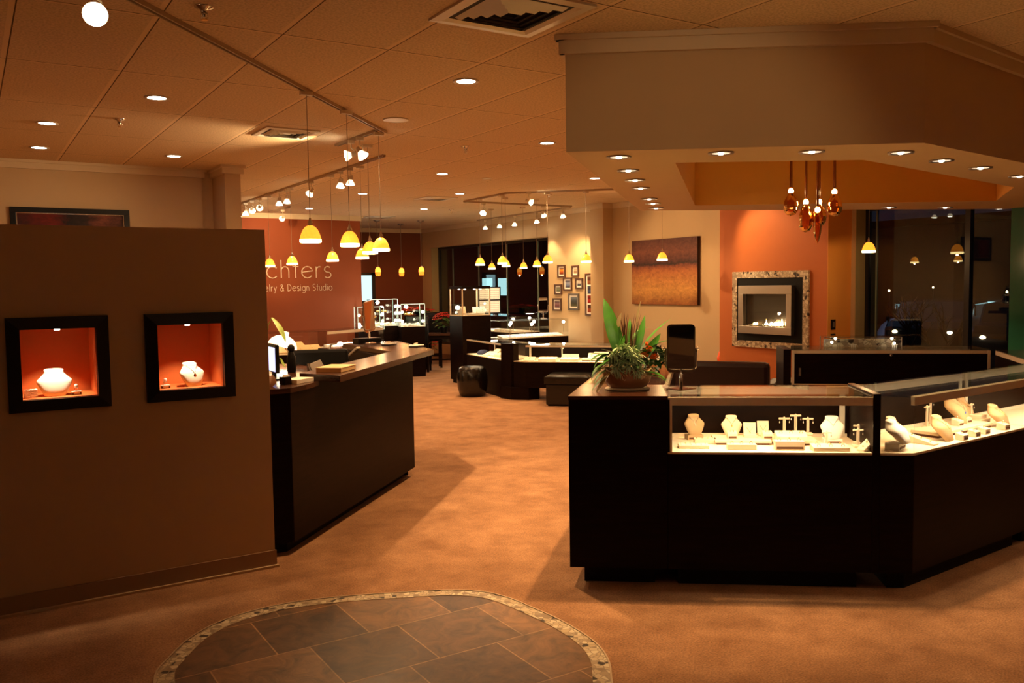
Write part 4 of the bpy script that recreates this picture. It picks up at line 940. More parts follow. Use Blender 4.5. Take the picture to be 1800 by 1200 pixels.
# switches
t=thing('wall_switch','tall dark switch plate on the amber wall return','switch',(8.90,6.78,1.06)); G().bb(-.04,.04,-.012,0,0,.125).build('plate',M['black'],t,.002); G().bb(-.014,.014,-.017,-.012,.03,.095).build('rocker',M['plasticg'],t)
t=thing('wall_outlet','small dark outlet plate below the tall switch plate','outlet',(8.90,6.78,.94)); G().bb(-.04,.04,-.012,0,0,.07).build('plate',M['black'],t,.002)
G().bb(-.015,.015,-.016,-.012,.02,.05).build('socket',M['plasticg'],t)
# photographs
def photo(label,ya,yb,z0,z1,cols,fr='wood',f=.028):
    t=thing('framed_photograph',label,'framed photo',(9.24,(ya+yb)/2,z0),-PI/2,0 or 'small framed photographs by the column'); w=abs(ya-yb); h=z1-z0
    g=G(); frame_xz(g,w,h,f,-.03,-.001); g.build('frame',M[fr],t,.003)
    G().bb(-w/2+f,w/2-f,-.012,-.002,f,h-f).build('mat_board',M['paper'],t)
    n=len(cols); m=.028; hh=(h-2*f-m*(n+1))/n
    for i,c in enumerate(cols):
        z=f+m+i*(hh+m); mm=paintingmat('photo_print',[(0,c[0]),(.35,c[1]),(.65,c[2]),(1,c[3])],6,2,.5)
        G().bb(-w/2+f+m,w/2-f-m,-.014,-.012,z,z+hh).build('print',mm,t)
    return t
M['pewter']=mat('pewter_frame',(.16,.14,.12),.35,.6,var=.1); M['brownfr']=mat('brown_frame',(.07,.03,.018),.4,var=.2)
photo('small framed photo with an orange glowing shape, top left of the group',13.01,12.77,1.78,2.01,[('#5a2a1a','#a04818','#e0902a','#4a2418')],'brownfr')
photo('small square framed sketch, top right of the group',12.57,12.36,1.79,1.99,[('#b09878','#8a7058','#c8b090','#a08868')],'brownfr')
photo('square framed blue-grey photo in the middle of the group',12.83,12.57,1.54,1.78,[('#3a3230','#6878a0','#8890a8','#30304a')],'brownfr')
photo('small framed landscape photo with a pale sky, right of the middle one',12.46,12.24,1.57,1.76,[('#485060','#404048','#c8c0b8','#a89888')],'brownfr')
photo('small framed grey-green photo at the left edge of the group',13.11,12.88,1.47,1.66,[('#505848','#707860','#8a8a70','#485048')],'brownfr')
photo('small framed purple-red photo at the bottom left of the group',13.17,12.90,1.17,1.40,[('#504050','#784850','#907078','#403038')],'brownfr')
photo('larger grey-framed dark landscape photo at the bottom middle',12.68,12.36,1.19,1.49,[('#5a5838','#303028','#404850','#78808a')],'pewter',.035)
photo('tall narrow frame holding a column of photos, partly behind the column',12.17,11.85,1.10,1.84,[('#7a3010','#a04818','#301810','#4a2010'),('#7a1408','#a82010','#58100a','#8a2818'),('#283050','#405078','#302830','#485068'),('#583828','#905830','#382018','#684030')],'brownfr',.03)
# red glass bottle vase beside the chimney breast
t=thing('glass_bottle_vase','red blown-glass vase with a long twisted neck, half behind the chimney breast','vase',(9.05,8.76,.52)); 
G().lathe([(.03,0),(.055,.02),(.062,.06),(.045,.12),(.025,.17),(.012,.21),(.009,.30),(.010,.36),(.020,.395),(.030,.41)],20,cap=False).build('glass_body',M['redglass'],t)
t=thing('plant_stand','slim dark stand under the red glass vase','stand',(9.05,8.76,0)); G().box((0,0,.505),(.20,.20,.03)).build('top',M['wood'],t,.003)
for sx in (-1,1):
    for sy in (-1,1): G().box((sx*.08,sy*.08,.245),(.02,.02,.49)).build('leg',M['wood'],t)
# loveseat
v=Vector((.58,-.81)); t=thing('loveseat','low dark plum leather loveseat seen from behind, in front of the fireplace','sofa',(6.95,6.75,0),math.atan2(v.y,v.x))
G().bb(-.55,.55,-.30,-.12,.12,.81).build('backrest',M['sofa'],t,.05); G().bb(-.55,.55,-.12,.42,.12,.42).build('seat',M['sofa'],t,.04)
G().bb(.50,.62,-.20,.42,.12,.58).build('armrest',M['sofa'],t,.03); G().bb(-.62,-.50,-.20,.42,.12,.58).build('armrest',M['sofa'],t,.03)
for sx in (-.52,.52):
    for sy in (-.24,.36): G().bb(sx-.025,sx+.025,sy-.025,sy+.025,0,.12).build('foot',M['wood'],t)
# ================================================================= TABLE MIRRORS
def tmirror(label,loc,rz,s=1.,face='mirrorb',tilt=0,roll=0,base='plate'):
    t=thing('table_mirror',label,'mirror',loc,rz,'swivel mirrors on the counters',sc=s)
    if base=='plate': G().add([(0,-.085,.002),(.085,0,.002),(0,.085,.002),(-.085,0,.002),(0,-.085,.008),(.085,0,.008),(0,.085,.008),(-.085,0,.008)],[(0,3,2,1),(4,5,6,7),(0,1,5,4),(1,2,6,5),(2,3,7,6),(3,0,4,7)]).build('base_plate',M['chrome'],t,.001)
    else: G().lathe([(.06,0),(.06,.008),(.012,.014)],20).build('base_plate',M['chrome'],t)
    G().lathe([(.011,.006),(.011,.085),(.007,.09),(.007,.12)],14).build('pole',M['chrome'],t)
    G().tube([(-.085,0,.235),(-.085,0,.135),(-.078,0,.122),(-.06,0,.117),(.06,0,.117),(.078,0,.122),(.085,0,.135),(.085,0,.235)],.0055,8).build('yoke',M['chrome'],t)
    for s_ in (-1,1): G().lathe([(.009,-.006),(.010,0),(.009,.006)],12,T=Matrix.Translation((s_*.094,0,.235))@Matrix.Rotation(PI/2,4,'Y')).build('pivot_knob',M['chrome'],t)
    T=Matrix.Translation((0,0,.235))@Matrix.Rotation(tilt,4,'X')@Matrix.Rotation(roll,4,'Y')
    def rr(w,h,r,n=5):
        o=[]
        for cx,cz,a0 in ((w-r,h-r,0),(-w+r,h-r,PI/2),(-w+r,-h+r,PI),(w-r,-h+r,1.5*PI)):
            for k in range(n+1): a=a0+PI/2*k/n; o.append((cx+r*cos(a),cz+r*sin(a)))
        return o
    O=rr(.079,.137,.022); I=rr(.069,.127,.016)
    g=G(); n=len(O)
    for y0,y1 in ((-.010,.006),): 
        vs=[(x,y0,z) for x,z in O]+[(x,y0,z) for x,z in I]+[(x,y1,z) for x,z in O]
        g.add(vs,[(k,(k+1)%n,n+(k+1)%n,n+k) for k in range(n)]+[(k,(k+1)%n,2*n+(k+1)%n,2*n+k) for k in range(n)]+[tuple(range(2*n,3*n))],False,T)
    g.build('mirror_frame',M['chrome'],t)
    G().add([(x,-.008,z) for x,z in I],[tuple(range(n))],False,T).build('mirror_face',M[face],t)
    return t
M['mdark']=mat('mirror_glass_dark',(.12,.12,.12),.02,1.)
tmirror('chrome swivel mirror on the island beside the big potted plant',(3.42,3.62,1.051),-.72,1.0,'mirrorb',.03,0)
tmirror('tilted counter mirror reflecting the orange wall, on the reception bar arm',(3.43,8.14,1.091),.62,1.15,'mirrorb',.05,-.16,'round')
tmirror('small distant chrome mirror on the corner case before the photo wall',(8.75,12.80,1.051),-.6,1.0,'mirrorb',.1,0,'round')
# ================================================================= BIG PLANTER ON THE PEDESTAL
PX,PY=3.20,3.83
VR=Vector((.8451,-.5345,0)); VT=Vector((-.5326,-.8438,0)); UP=Vector((0,0,1))
def W3(u,w,z): return VR*u+VT*w+UP*z
t=thing('flower_arrangement_pot','oval brown glazed pot of mixed plants and orange flowers on the wooden pedestal','potted plant',(PX,PY,1.05))
rz=math.atan2(VR.y,VR.x); R=Matrix.Rotation(rz,4,'Z')
pr=[(.092,.012),(.110,.018),(.128,.045),(.139,.075),(.144,.100),(.147,.122),(.141,.126),(.130,.118),(.12,.09),(.0001,.088)]
G().lathe(pr,40,sx=1,sy=.66,T=R,cap=False).build('pot',M['ceramic'],t)
g=G()
for k in range(12):   # scalloped lip
    a0=2*PI*k/12; pts=[]
    for j in range(7):
        a=a0+2*PI/12*j/6; pts.append((.149*cos(a),.149*.66*sin(a),.126-.016*sin(PI*j/6)))
    g.tube(pts,.004,6,T=R)
def onpot(a,z):
    r=.126+(.145-.126)*(z-.045)/.07; return (r*1.01*sin(a),-r*.66*1.01*cos(a),z)
for k in range(7):   # leafy acanthus swags
    a=-.75+.12*k; pts=[onpot(a,.108),onpot(a+.02,.094),onpot(a+.07,.084),onpot(a+.11,.088)]
    if k!=3: g.tube(pts,.0042,6,T=R,r1=.002)
g.tube([onpot(-.35,.112),onpot(-.30,.085),onpot(-.27,.065),onpot(-.20,.060),onpot(-.14,.066)],.0035,6,T=R)
for k in range(8):
    a=2*PI*k/8; c=onpot(.52,.088); g.ell((c[0]+.018*cos(a),c[1]-.002,c[2]+.015*sin(a)),(.010,.004,.009),8,5,T=R)
g.ell((onpot(.52,.088)[0],onpot(.52,.088)[1]-.003,.088),(.008,.006,.008),8,5,T=R)
for a,b in ((.3,.66),(.75,.62)): g.tube([onpot(.52,.088),onpot(a,.095),onpot(a*1.0+(.1 if a>.5 else -.1),.078),onpot(a+(.05 if a>.5 else -.05),.068)],.0032,6,T=R)
for a in (.95,1.1,1.25,-.95,-1.1,-1.25): g.tube([onpot(a,.11),onpot(a+.03,.095),onpot(a+.08,.092)],.004,6,T=R,r1=.002)
g.build('relief_ornament',M['relief'],t)
G().lathe([(.0001,.0845),(.128,.0845)],30,sx=1,sy=.66,T=R,cap=False).build('soil',mat('potting_soil',(.03,.015,.008),.9,var=.4,scale=40),t)
g=G()
def L_(g,u,w,z,du,dw,dz,l,wd,dr,fold=.25): 
    b=W3(u,w,z); d=W3(du,dw,dz); up=UP if abs(d.normalized().z)<.85 else W3(-du,-dw,0.01) if abs(du)+abs(dw)>.05 else VT
    if abs(d.normalized().z)>=.85: up=-(W3(du,dw,0)) if (abs(du)+abs(dw))>.02 else VT
    g.leaf(b,d,up,l,wd,dr,fold)
g=G()
g.leaf(W3(-.03,.01,.15),W3(-.24,.05,.97),VT,.40,.085,.55,.2,10)
g.leaf(W3(.03,.0,.15),W3(.30,.0,.95),VT,.30,.045,.5,.2,8)
g.leaf(W3(.0,.0,.15),W3(.10,.0,.97),VT,.27,.04,.5,.2,8)
L_(g,.09,.0,.2,.8,.1,.5,.17,.05,1.2)   # tall broad leaf, upper left
g.leaf(W3(.05,.03,.14),W3(.62,.1,.75),VT,.24,.05,.6,.25,8)
L_(g,.03,.0,.14,.42,-.1,.9,.36,.040,.5)
L_(g,.04,.0,.16,.55,.0,.8,.30,.036,.9)
L_(g,.04,-.02,.2,.7,.1,.6,.24,.038,1.3)
L_(g,.0,-.02,.2,.12,-.1,.9,.27,.034,1.3)
L_(g,.06,.06,.10,.75,.35,.25,.17,.052,.9)
L_(g,.07,.03,.08,.9,.3,.25,.16,.045,.8)
for k in range(8):
    L_(g,random.uniform(-.1,.1),random.uniform(-.04,.05),random.uniform(.14,.2),random.uniform(-.8,.8),random.uniform(-.3,.6),random.uniform(.3,.9),random.uniform(.12,.17),random.uniform(.035,.055),random.uniform(.5,1.2))
g.build('green_leaves',M['leaf'],t)
g=G()
for (u,z,du,dz,l,w,dr) in ((-.07,.19,-.75,.6,.19,.042,1.3),(-.08,.15,-.85,.35,.17,.04,1.3),(-.09,.12,-.95,.1,.15,.035,1.2),(-.06,.18,-.6,.8,.20,.04,1.9),(-.09,.10,-.8,-.3,.17,.036,.5),(-.05,.16,-.4,.6,.15,.05,1.5),(-.09,.12,-.7,.5,.17,.04,1.6)):
    L_(g,u,.04,z,du,.35,dz,l,w,dr)
g.build('variegated_leaves',M['leaf'],t)
g=G()
for k in range(60):
    a=random.uniform(0,2*PI); rr=random.uniform(.02,.12); L_(g,rr*cos(a),rr*.5*sin(a)+.0,random.uniform(.135,.19),cos(a)*.8,sin(a)*.6+.15,random.uniform(.05,.7),random.uniform(.06,.11),random.uniform(.03,.045),random.uniform(.4,1.1))
g.build('dark_foliage',M['leafD'],t)
g=G()
for k in range(85):
    u=random.uniform(-.10,.06); w=random.uniform(.03,.115); z=random.uniform(.13,.265)-abs(u+.02)*.5
    for j in range(6):
        a=2*PI*j/6+random.uniform(-.2,.2); L_(g,u,w,z,cos(a)*.75,.55,sin(a)*.75,.052,.0105,.7)
g.build('grey_green_fronds',M['frond'],t)
g=G()
for k in range(9): L_(g,-.012+random.uniform(-.014,.014),0,.18,random.uniform(-.10,.06),random.uniform(-.05,.05),1,random.uniform(.2,.27),.010,.15)
for k in range(9): L_(g,.028+random.uniform(-.014,.014),0,.18,random.uniform(0,.22),random.uniform(-.05,.05),1,random.uniform(.2,.28),.010,.15)
for k in range(7): L_(g,.08,0,.2,random.uniform(.4,.9),0,random.uniform(.3,.8),.15,.006,.3)
g.build('brown_reeds',M['reed'],t)
g=G(); L_(g,-.052,.05,.36,.25,.2,1,.085,.045,-.2,.5); L_(g,.052,.04,.385,.22,.1,1,.125,.034,-.1,.5); g.build('white_spathe',M['petalw'],t)
g=G(); g.tube([W3(-.05,.03,.1),W3(-.052,.05,.365)],.002,5).tube([W3(.045,0,.1),W3(.052,.04,.39)],.002,5); g.build('spathe_stem',M['leaf'],t)
g=G(); L_(g,-.10,.06,.11,-.55,.3,-.6,.17,.04,.2); g.build('yellowing_leaf',M['yellowleaf'],t)
g=G()
for cu,cz in ((-.085,.205),(-.07,.20)):
    for k in range(5): L_(g,cu,.07,cz,cos(k*1.25),.5,sin(k*1.25)*.6,.035,.025,.7)
g.build('pale_flower',M['petalw'],t)
def cluster(cu,cw,cz,r,n,nm='orange_flower_head'):
    g=G()
    for k in range(n):
        a=random.uniform(0,2*PI); q=r*random.random()**.5; u=cu+q*cos(a); z=cz+q*.7*sin(a); w=cw+.012*(1-q/r)
        for j in range(5): b=2*PI*j/5+k; L_(g,u,w,z,cos(b)*.7,.7,sin(b)*.7,.011,.009,.3)
    return g.build(nm,M['petalo'],t)
cluster(.088,.03,.205,.026,26); cluster(.118,.03,.235,.018,18); cluster(.148,.02,.190,.024,26); cluster(.105,.02,.265,.012,8)
g=G()
for k in range(26):
    L_(g,.17+random.uniform(-.03,.05),-.06,.16+random.uniform(-.05,.07),random.uniform(-.8,.9),.2,random.uniform(-.2,.7),random.uniform(.08,.13),.04,random.uniform(.5,1.5))
g.tube([W3(.08,-.03,.09),W3(.15,-.06,.17)],.003,6); g.build('dark_side_foliage',M['leafD'],t)
t=thing('pot_saucer','pale oval saucer under the brown glazed pot','saucer',(PX,PY,1.0505)); G().lathe([(.05,.0),(.128,0),(.130,.006),(.124,.0115),(.06,.0105)],36,sx=1,sy=.7,T=R).build('saucer_dish',M['saucer'],t)
# ================================================================= MIDDLE GROUP
t=showcase('low seated-height glass case running away from the viewer, left of the wood post',[(6.80,12.15),(6.63,10.80),(7.12,10.75),(7.3,12.1)],['g','g','d','n'],.56,.80,rail=(0,2),light=(0,3),foot=False,body0=.0,group='low showcases',railh=.022)
t=thing('showcase_post','dark wood post joining the two low glass cases','post',(6.65,10.68,0)); G().prism([(-.03,.12),(-.01,-.12),(.10,-.16),(.12,.08)],0,.805).build('post_panel',M['wood'],t)
t=showcase('low seated-height glass case angled to the right behind the square ottoman',[(6.66,10.52),(6.74,10.32),(8.05,8.95),(8.4,9.3),(7.05,10.72)],['g','g','n','d','n'],.56,.80,rail=(1,3),light=(1,4.5),foot=False,body0=.18,group='low showcases',railh=.026)
t=thing('case_pedestal','dark curved pedestal under the angled low case, beside the round pouf','cabinet base',(6.80,10.45,0)); G().prism([(-.22,.32),(-.20,.05),(-.02,-.14),(.16,-.14),(.3,.05),(.05,.32)],0,.18).prism([(-.18,.28),(-.16,.05),(-.0,-.08),(.14,-.08),(.25,.05),(.05,.28)],0,.17).build('pedestal_body',M['wood'],t)
RY=-.80
def P2(s,dep,z=.56): # along angled low case front from (6.74,10.32)
    d=Vector((1.31,-1.37)).normalized(); n=Vector((d.y*-1,d.x)); q=Vector((6.74,10.32))+d*s+n*dep; return (q.x,q.y,z)
wedge('sloping cream pad at the left end of the angled low case',P2(.02,.17),RY,.16,.12,.05,cat='display pad')
tray('flat ring pad, first along the front of the angled low case',P2(.30,.12),RY,.26,.13,.035,1,4,slope=.02)
tray('flat ring pad, second along the front of the angled low case',P2(.62,.12),RY,.26,.13,.035,1,4,slope=.02)
tbar('single tall cream post stand in the angled low case',P2(.48,.28),RY,.19,.05)
wedge('raised cream display behind the second pad of the angled low case',P2(.60,.28),RY,.24,.1,.085,cat='display pad')
riser('long low platform in the middle of the angled low case',P2(1.10,.20),RY,.62,.22,.035)
wedge('small propped pad left on the platform of the angled low case',P2(.92,.20,.595),RY,.09,.09,.075,cat='display pad')
tray('raised ring pad, left on the platform of the angled low case',P2(1.06,.20,.595),RY,.21,.15,.05,1,4,slope=.04)
tray('raised ring pad, right on the platform of the angled low case',P2(1.32,.20,.595),RY,.21,.15,.05,1,4,slope=.04)
tray('flat pad at the right end of the angled low case, behind the plant leaves',P2(1.58,.12),RY,.24,.12,.035,1,4,slope=.02)
wedge('little propped ring pad above the right-end pad of the angled low case',P2(1.58,.28),RY,.1,.09,.09,cat='display pad')
t=thing('jewellery_roll','small dark blue jewellery pouch at the left end of the receding low case','pouch',(6.93,11.85,.56),.3); G().loft([sring(0,0,z,rx,ry) for z,rx,ry in ((0,.09,.07),(.02,.1,.08),(.05,.09,.06),(.07,.05,.03))]).build('pouch_body',mat('navy_velvet',(.02,.025,.06),.9,var=.2),t)
for i,(y,lb,k) in enumerate(((11.62,'cream ring display next to the blue pouch','w'),(11.42,'tall propped cream pad in the receding low case','w'),(11.22,'cream tray in the middle of the receding low case','t'),(11.05,'cream wedge near the wood post, receding low case','w'),(10.92,'front-most cream tray beside the wood post, receding low case','t'))):
    if k=='w': wedge(lb,(6.90,y,.56),-PI/2+.2,.12,.16,.06+.05*(i==1),cat='display pad')
    else: tray(lb,(6.86,y,.56),-PI/2+.2,.14,.12,.045,1,3,slope=.02)
tbar('earring stand in the receding low case, left of its twin',(7.02,11.35,.56),-PI/2,.17,.05); tbar('earring stand in the receding low case, right of its twin',(7.02,11.12,.56),-PI/2,.17,.05)
# pouf + ottoman
t=thing('round_pouf','round barrel-shaped black leather pouf on the carpet','pouf',(6.38,11.24,0))
g=G().lathe([(.17,.0),(.195,.02),(.222,.12),(.232,.22),(.228,.32),(.210,.39),(.200,.408)],36,cap=False); g.build('leather_side',M['leather'],t)
G().lathe([(.203,.404),(.196,.428),(.165,.446),(.10,.456),(.0001,.458)],36,cap=False).build('padded_top',M['leather'],t)
G().lathe([(.204,.400),(.209,.406),(.204,.412)],36,cap=False).build('welt',M['leather'],t)
t=thing('square_ottoman','square black leather ottoman with a buttoned padded lid','ottoman',(7.005,9.60,0),-.80)
G().bb(-.30,.30,-.24,.24,.02,.30).build('box_body',M['leather'],t,.012)
g=G(); n=14
def oz(x,y): 
    e=min(1,(1-abs(x))*5)*min(1,(1-abs(y))*5); b=.030*e**.5; r=math.hypot(x*.33,y*.26); return b-.022*math.exp(-(r/.05)**2)
vs=[(x*.32,y*.26,.40+oz(x,y)) for y in [-1+2*j/n for j in range(n+1)] for x in [-1+2*i/n for i in range(n+1)]]
g.add(vs,[(j*(n+1)+i,j*(n+1)+i+1,(j+1)*(n+1)+i+1,(j+1)*(n+1)+i) for j in range(n) for i in range(n)],True).bb(-.32,.32,-.26,.26,.305,.402)
g.build('padded_lid',M['leather'],t); G().ell((0,0,.412),(.016,.016,.008)).build('button',M['leather'],t)
for sx in (-.25,.25):
    for sy in (-.19,.19): G().bb(sx-.025,sx+.025,sy-.025,sy+.025,0,.03).build('foot',M['black'],t)
# tall case
t=thing('tall_display_case','tall dark wood display case with a glass top section, left of the low cases','display case',(7.255,12.825,0))
x,y=.275,.225
G().bb(-x,x,-y,y,.06,1.15).build('cabinet_body',M['wood'],t,.004); G().bb(-x+.03,x-.03,-y+.03,y-.03,0,.06).build('toe_kick',M['blackmatte'],t)
G().bb(-x+.004,x-.004,-y+.004,y-.004,1.15,1.162).build('display_deck',M['deck'],t)
G().bb(-x,x,-y,y,1.60,1.65).build('wood_top',M['wood'],t,.003)
for sx in (-1,1):
    for sy in (-1,1): G().box((sx*(x-.012),sy*(y-.012),1.38),(.02,.02,.44)).build('corner_post',M['cream'],t)
g=G(); g.bb(-x,x,-y,-y+.005,1.162,1.60).bb(-x,-x+.005,-y,y,1.162,1.60).bb(x-.005,x,-y,y,1.162,1.60); g.build('glass_sides',M['glass'],t)
g=G(); [g.ell((a,b,1.594),(.02,.02,.008),10,5) for a in (-.15,.15) for b in (-.1,.1)]; g.build('puck_light',M['spotbulb'],t)
point('case_lamp',(7.255,12.80,1.56),5,(1,.8,.55),.03)
wedge('bright white sloping card at the middle of the tall case',(7.32,12.72,1.162),-.3,.12,.1,.13,'white',cat='display pad'); wedge('bright white sloping card right of its neighbour in the tall case',(7.45,12.74,1.162),-.5,.09,.1,.14,'white',cat='display pad')
wedge('shaded sloping card at the back of the tall case',(7.17,12.92,1.162),-.3,.10,.08,.14,'tan',cat='display pad')
tray('low white pad at the front of the tall case',(7.22,12.68,1.162),0,.22,.10,.03,1,4,'white'); bust('tiny pale bust at the left corner of the tall case',(7.05,12.80,1.162),-.4,.10,.12,'white',neck=False)
# earring rack board
t=thing('earring_rack','white grid board of earrings on a stand right of the tall case','earring rack',(7.92,13.3,0),-.15)
G().bb(-.2,.2,-.02,.02,0,.03).bb(-.02,.02,-.02,.02,.03,1.15).build('stand',M['black'],t); g=G(); border(g,-.21,.22,1.15,1.63,.02,-.02,.02); g.bb(-.008,.008,-.02,.02,1.15,1.63).bb(-.21,.22,-.02,.02,1.385,1.40); g.build('board_frame',M['black'],t)
for a in (-.19,.01):
    for b in (1.17,1.405):
        pn=G().bb(a,a+.19,-.012,-.006,b,b+.21).build('board_panel',M['boardm'] if 'boardm' in M else M.setdefault('boardm',mat('lit_board',(.85,.74,.58),.8,emit=(1,.75,.5),es=.35)),t)  # panels glow faintly, the light falling on them put into the material
        g=G()
        for i in range(7):
            for j in range(6): g.box((a+.02+.025*i,-.014,b+.02+.034*j),(.009,.004,.012))
        g.build('earrings',M['plasticg'],t)
# corner showcases near the window wall
showcase('counter-height glass case in the corner before the photo wall',[(7.62,12.42),(9.06,12.46),(9.06,12.98),(7.62,12.95)],['g','g','n','g'],.75,1.05,rail=(),light=(2,5,(1,.85,.65)),toe=.08,group='glass cases at the window wall',railh=.02)
showcase('farther glass case along the dark windows behind the tall case',[(8.5,13.5),(9.15,13.5),(9.15,15.0),(8.5,15.0)],['g','g','n','g'],.78,1.08,rail=(),light=(2,5,(1,.85,.65)),toe=.08,group='glass cases at the window wall',railh=.02)
for i,(x,y,z) in enumerate(((7.85,12.5,.98),(8.0,12.7,1.0),(8.3,12.5,.97),(8.55,12.8,1.0),(8.98,12.5,.99),(8.62,13.6,1.02),(8.95,13.55,1.03))):
    t=thing('display_lamp',('bulb lamp at the left end of the corner glass case','bulb lamp at the back left of the corner glass case','bulb lamp on a stem in the middle of the corner glass case','bulb lamp behind the middle of the corner glass case','bulb lamp at the right end of the corner glass case','bulb lamp at the left of the farther window case','bulb lamp at the right of the farther window case')[i],'display lamp',(x,y,.762 if i<5 else .792),0,'small bulb lamps in the glass cases')
    hh=z-(.762 if i<5 else .792); G().tube([(0,0,0),(0,0,hh)],.005,6).build('stem',M['chrome'],t); G().ell((0,0,hh),(.026,.026,.026),12,8).build('bulb',M['spotbulb'],t)
for i in range(9):
    wedge('white sloping tray number %s from the left in the corner glass case'%('one two three four five six seven eight nine'.split()[i]),(7.78+.145*i,12.62,.751),-.1,.12,.2,.045,'white',cat='display pad')
for i in range(4): tray('pale flat tray in the farther window case, %s from the front'%('first second third fourth'.split()[i]),(8.72,13.62+.2*i,.781),-PI/2,.14,.2,.03,1,2,'white')
# glass towers at the end of the sign wall
def tower(label,cx,cy,w,zb,zt,nb):
    t=thing('glass_tower_case',label,'display case',(cx,cy,0),-.25,'glass towers at the end of the sign wall'); x=w/2
    G().bb(-x,x,-x,x,0,zb).build('cabinet_body',M['wood'],t,.004); G().bb(-x+.003,x-.003,-x+.003,x-.003,zb,zb+.01).build('display_deck',M['white'],t)
    g=G(); g.bb(-x,x,-x,-x+.006,zb,zt).bb(-x,x,x-.006,x,zb,zt).bb(-x,-x+.006,-x,x,zb,zt).bb(x-.006,x,-x,x,zb,zt).bb(-x,x,-x,x,zt,zt+.008); g.build('glass_panes',M['glass'],t)
    g=G()
    for sx in (-1,1): g.box((sx*x,-x,(zb+zt)/2),(.008,.008,zt-zb)).box((sx*x,x,(zb+zt)/2),(.008,.008,zt-zb))
    g.box((0,-x,zt+.004),(w,.008,.010)).box((x,0,zt+.004),(.008,w,.01)); g.build('glass_edge',M['edgelit'],t)
    for k in range(nb):
        zz=zb+.10+(zt-zb-.16)*(k//2)/max(1,(nb//2)-0.5); G().ell(((-1)**k*(x-.03),-x+.05,zz),(.026,.026,.026),12,8).build('bulb',M['spotbulb'],t)
    g=G()
    for k in range(14): g.ell((random.uniform(-x*.8,x*.8),random.uniform(-x*.8,x*.6),zb+.03),(random.uniform(.03,.06),.03,random.uniform(.015,.04)),9,6)
    g.build('jewellery_cluster',M['white'],t)
    G().bb(-x*.6,x*.6,-.05,.1,zb+(zt-zb)*.5,zb+(zt-zb)*.5+.006).build('glass_shelf',M['glass'],t)
    G().add([],[]) ; g=G(); [g.ell((random.uniform(-x*.5,x*.5),random.uniform(-.04,.09),zb+(zt-zb)*.5+.025),(.025,.02,.02),8,5) for k in range(7)]; g.build('shelf_jewellery',M['goldmetal'],t)
    point('case_lamp',(cx,cy,zt-.06),5,(1,.85,.65),.04)
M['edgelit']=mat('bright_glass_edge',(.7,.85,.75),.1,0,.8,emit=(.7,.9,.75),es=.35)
tower('left and lowest glass tower, behind the tilted counter mirror',6.08,14.42,.46,.90,1.30,4)
tower('middle and tallest glass tower beside the edge of the red sign wall',6.58,14.98,.50,.93,1.42,6)
tower('right glass tower with a greenish glass edge beside the dark chairs',6.95,14.52,.44,.92,1.33,4)
# ================================================================= RECEPTION COUNTER
t=thing('reception_counter','dark wood reception counter with an overhanging angled bar top behind the partition','counter',(2.3,6.1,0))
def rel(ps,c=(2.3,6.1)): return [(x-c[0],y-c[1]) for x,y in ps]
G().prism(rel([(1.50,5.22),(1.66,5.20),(3.25,6.77),(3.22,6.98),(3.05,6.95),(1.60,5.50),(1.50,5.50)]),.08,1.045).build('front_panel',M['wood'],t,.003)
G().prism(rel([(1.52,5.30),(1.64,5.29),(3.14,6.80),(3.05,6.90),(1.60,5.45),(1.52,5.45)]),0,.08).build('toe_kick',M['blackmatte'],t)
G().prism(rel([(3.05,6.90),(3.22,6.85),(3.38,8.2),(3.2,8.2)]),0,1.045).build('arm_panel',M['wood'],t)
G().prism(rel([(2.02,5.29),(3.53,6.91),(3.80,8.30),(3.20,8.30),(3.13,6.95),(2.28,6.04),(1.86,5.62)]),1.046,1.09).build('bar_top',M['woodtop'],t,.004)
cv=[(1.50,5.20),(1.66,5.19),(1.80,5.31),(1.9,5.42),(1.98,5.53),(2.20,5.95),(2.24,6.3),(2.24,6.9),(1.50,6.9)]
G().prism(rel(cv),1.015,1.0455).build('lower_counter',M['woodtop'],t,.003)
G().prism(rel([(1.55,6.7),(2.2,6.7),(2.2,6.88),(1.55,6.88)]),0,1.015).build('rear_support',M['wood'],t)
G().prism(rel([(2.3,6.1),(3.05,6.98),(3.1,8.1),(2.6,8.1),(2.3,6.9)]),.72,.75).build('work_surface',M['wood'],t)
G().prism(rel([(2.55,7.98),(3.1,7.98),(3.1,8.1),(2.55,8.1)]),0,.72).build('desk_leg',M['wood'],t)
ZC=1.046;ZBAR=1.0905
t=thing('tan_box','flat orange-lit tan box lying on the bar top near its left end','box',(2.12,5.62,ZBAR),.80); G().bb(-.13,.13,-.09,.09,0,.026).build('box_body',M['papertan'],t,.002); G().bb(-.132,.132,-.092,.092,.026,.032).build('lid',M['papertan'],t,.001)
t=thing('paper_stack','stack of white paper sheets on the lower counter by the bar end','papers',(1.80,5.47,ZC),.6); G().bb(-.09,.09,-.06,.06,0,.026).build('sheets',M['paper'],t,.001)
t=thing('card_holder','dark wooden holder with a pale card in front of the paper stack','card holder',(1.70,5.40,ZC),.5); G().bb(-.03,.03,-.02,.03,0,.05).build('holder',M['wood'],t,.003); G().box((0,.0,.04),(.05,.004,.05),rx=-.3).build('card',M['paper'],t)
t=thing('facial_tissue','crumpled pale pink tissue on the lower counter beside the partition','tissue',(1.585,5.36,ZC)); 
g=G()
for k in range(5): g.leaf((random.uniform(-.02,.02),random.uniform(-.02,.02),0),(random.uniform(-.5,.5),random.uniform(-.5,.3),1),(0,-1,.2),.075,.05,.5,.6)
g.build('tissue_folds',M['pink'],t)
t=thing('computer_monitor','thin dark computer monitor seen edge-on with a bluish-white glowing screen','monitor',(1.72,5.75,ZC),-1.62)
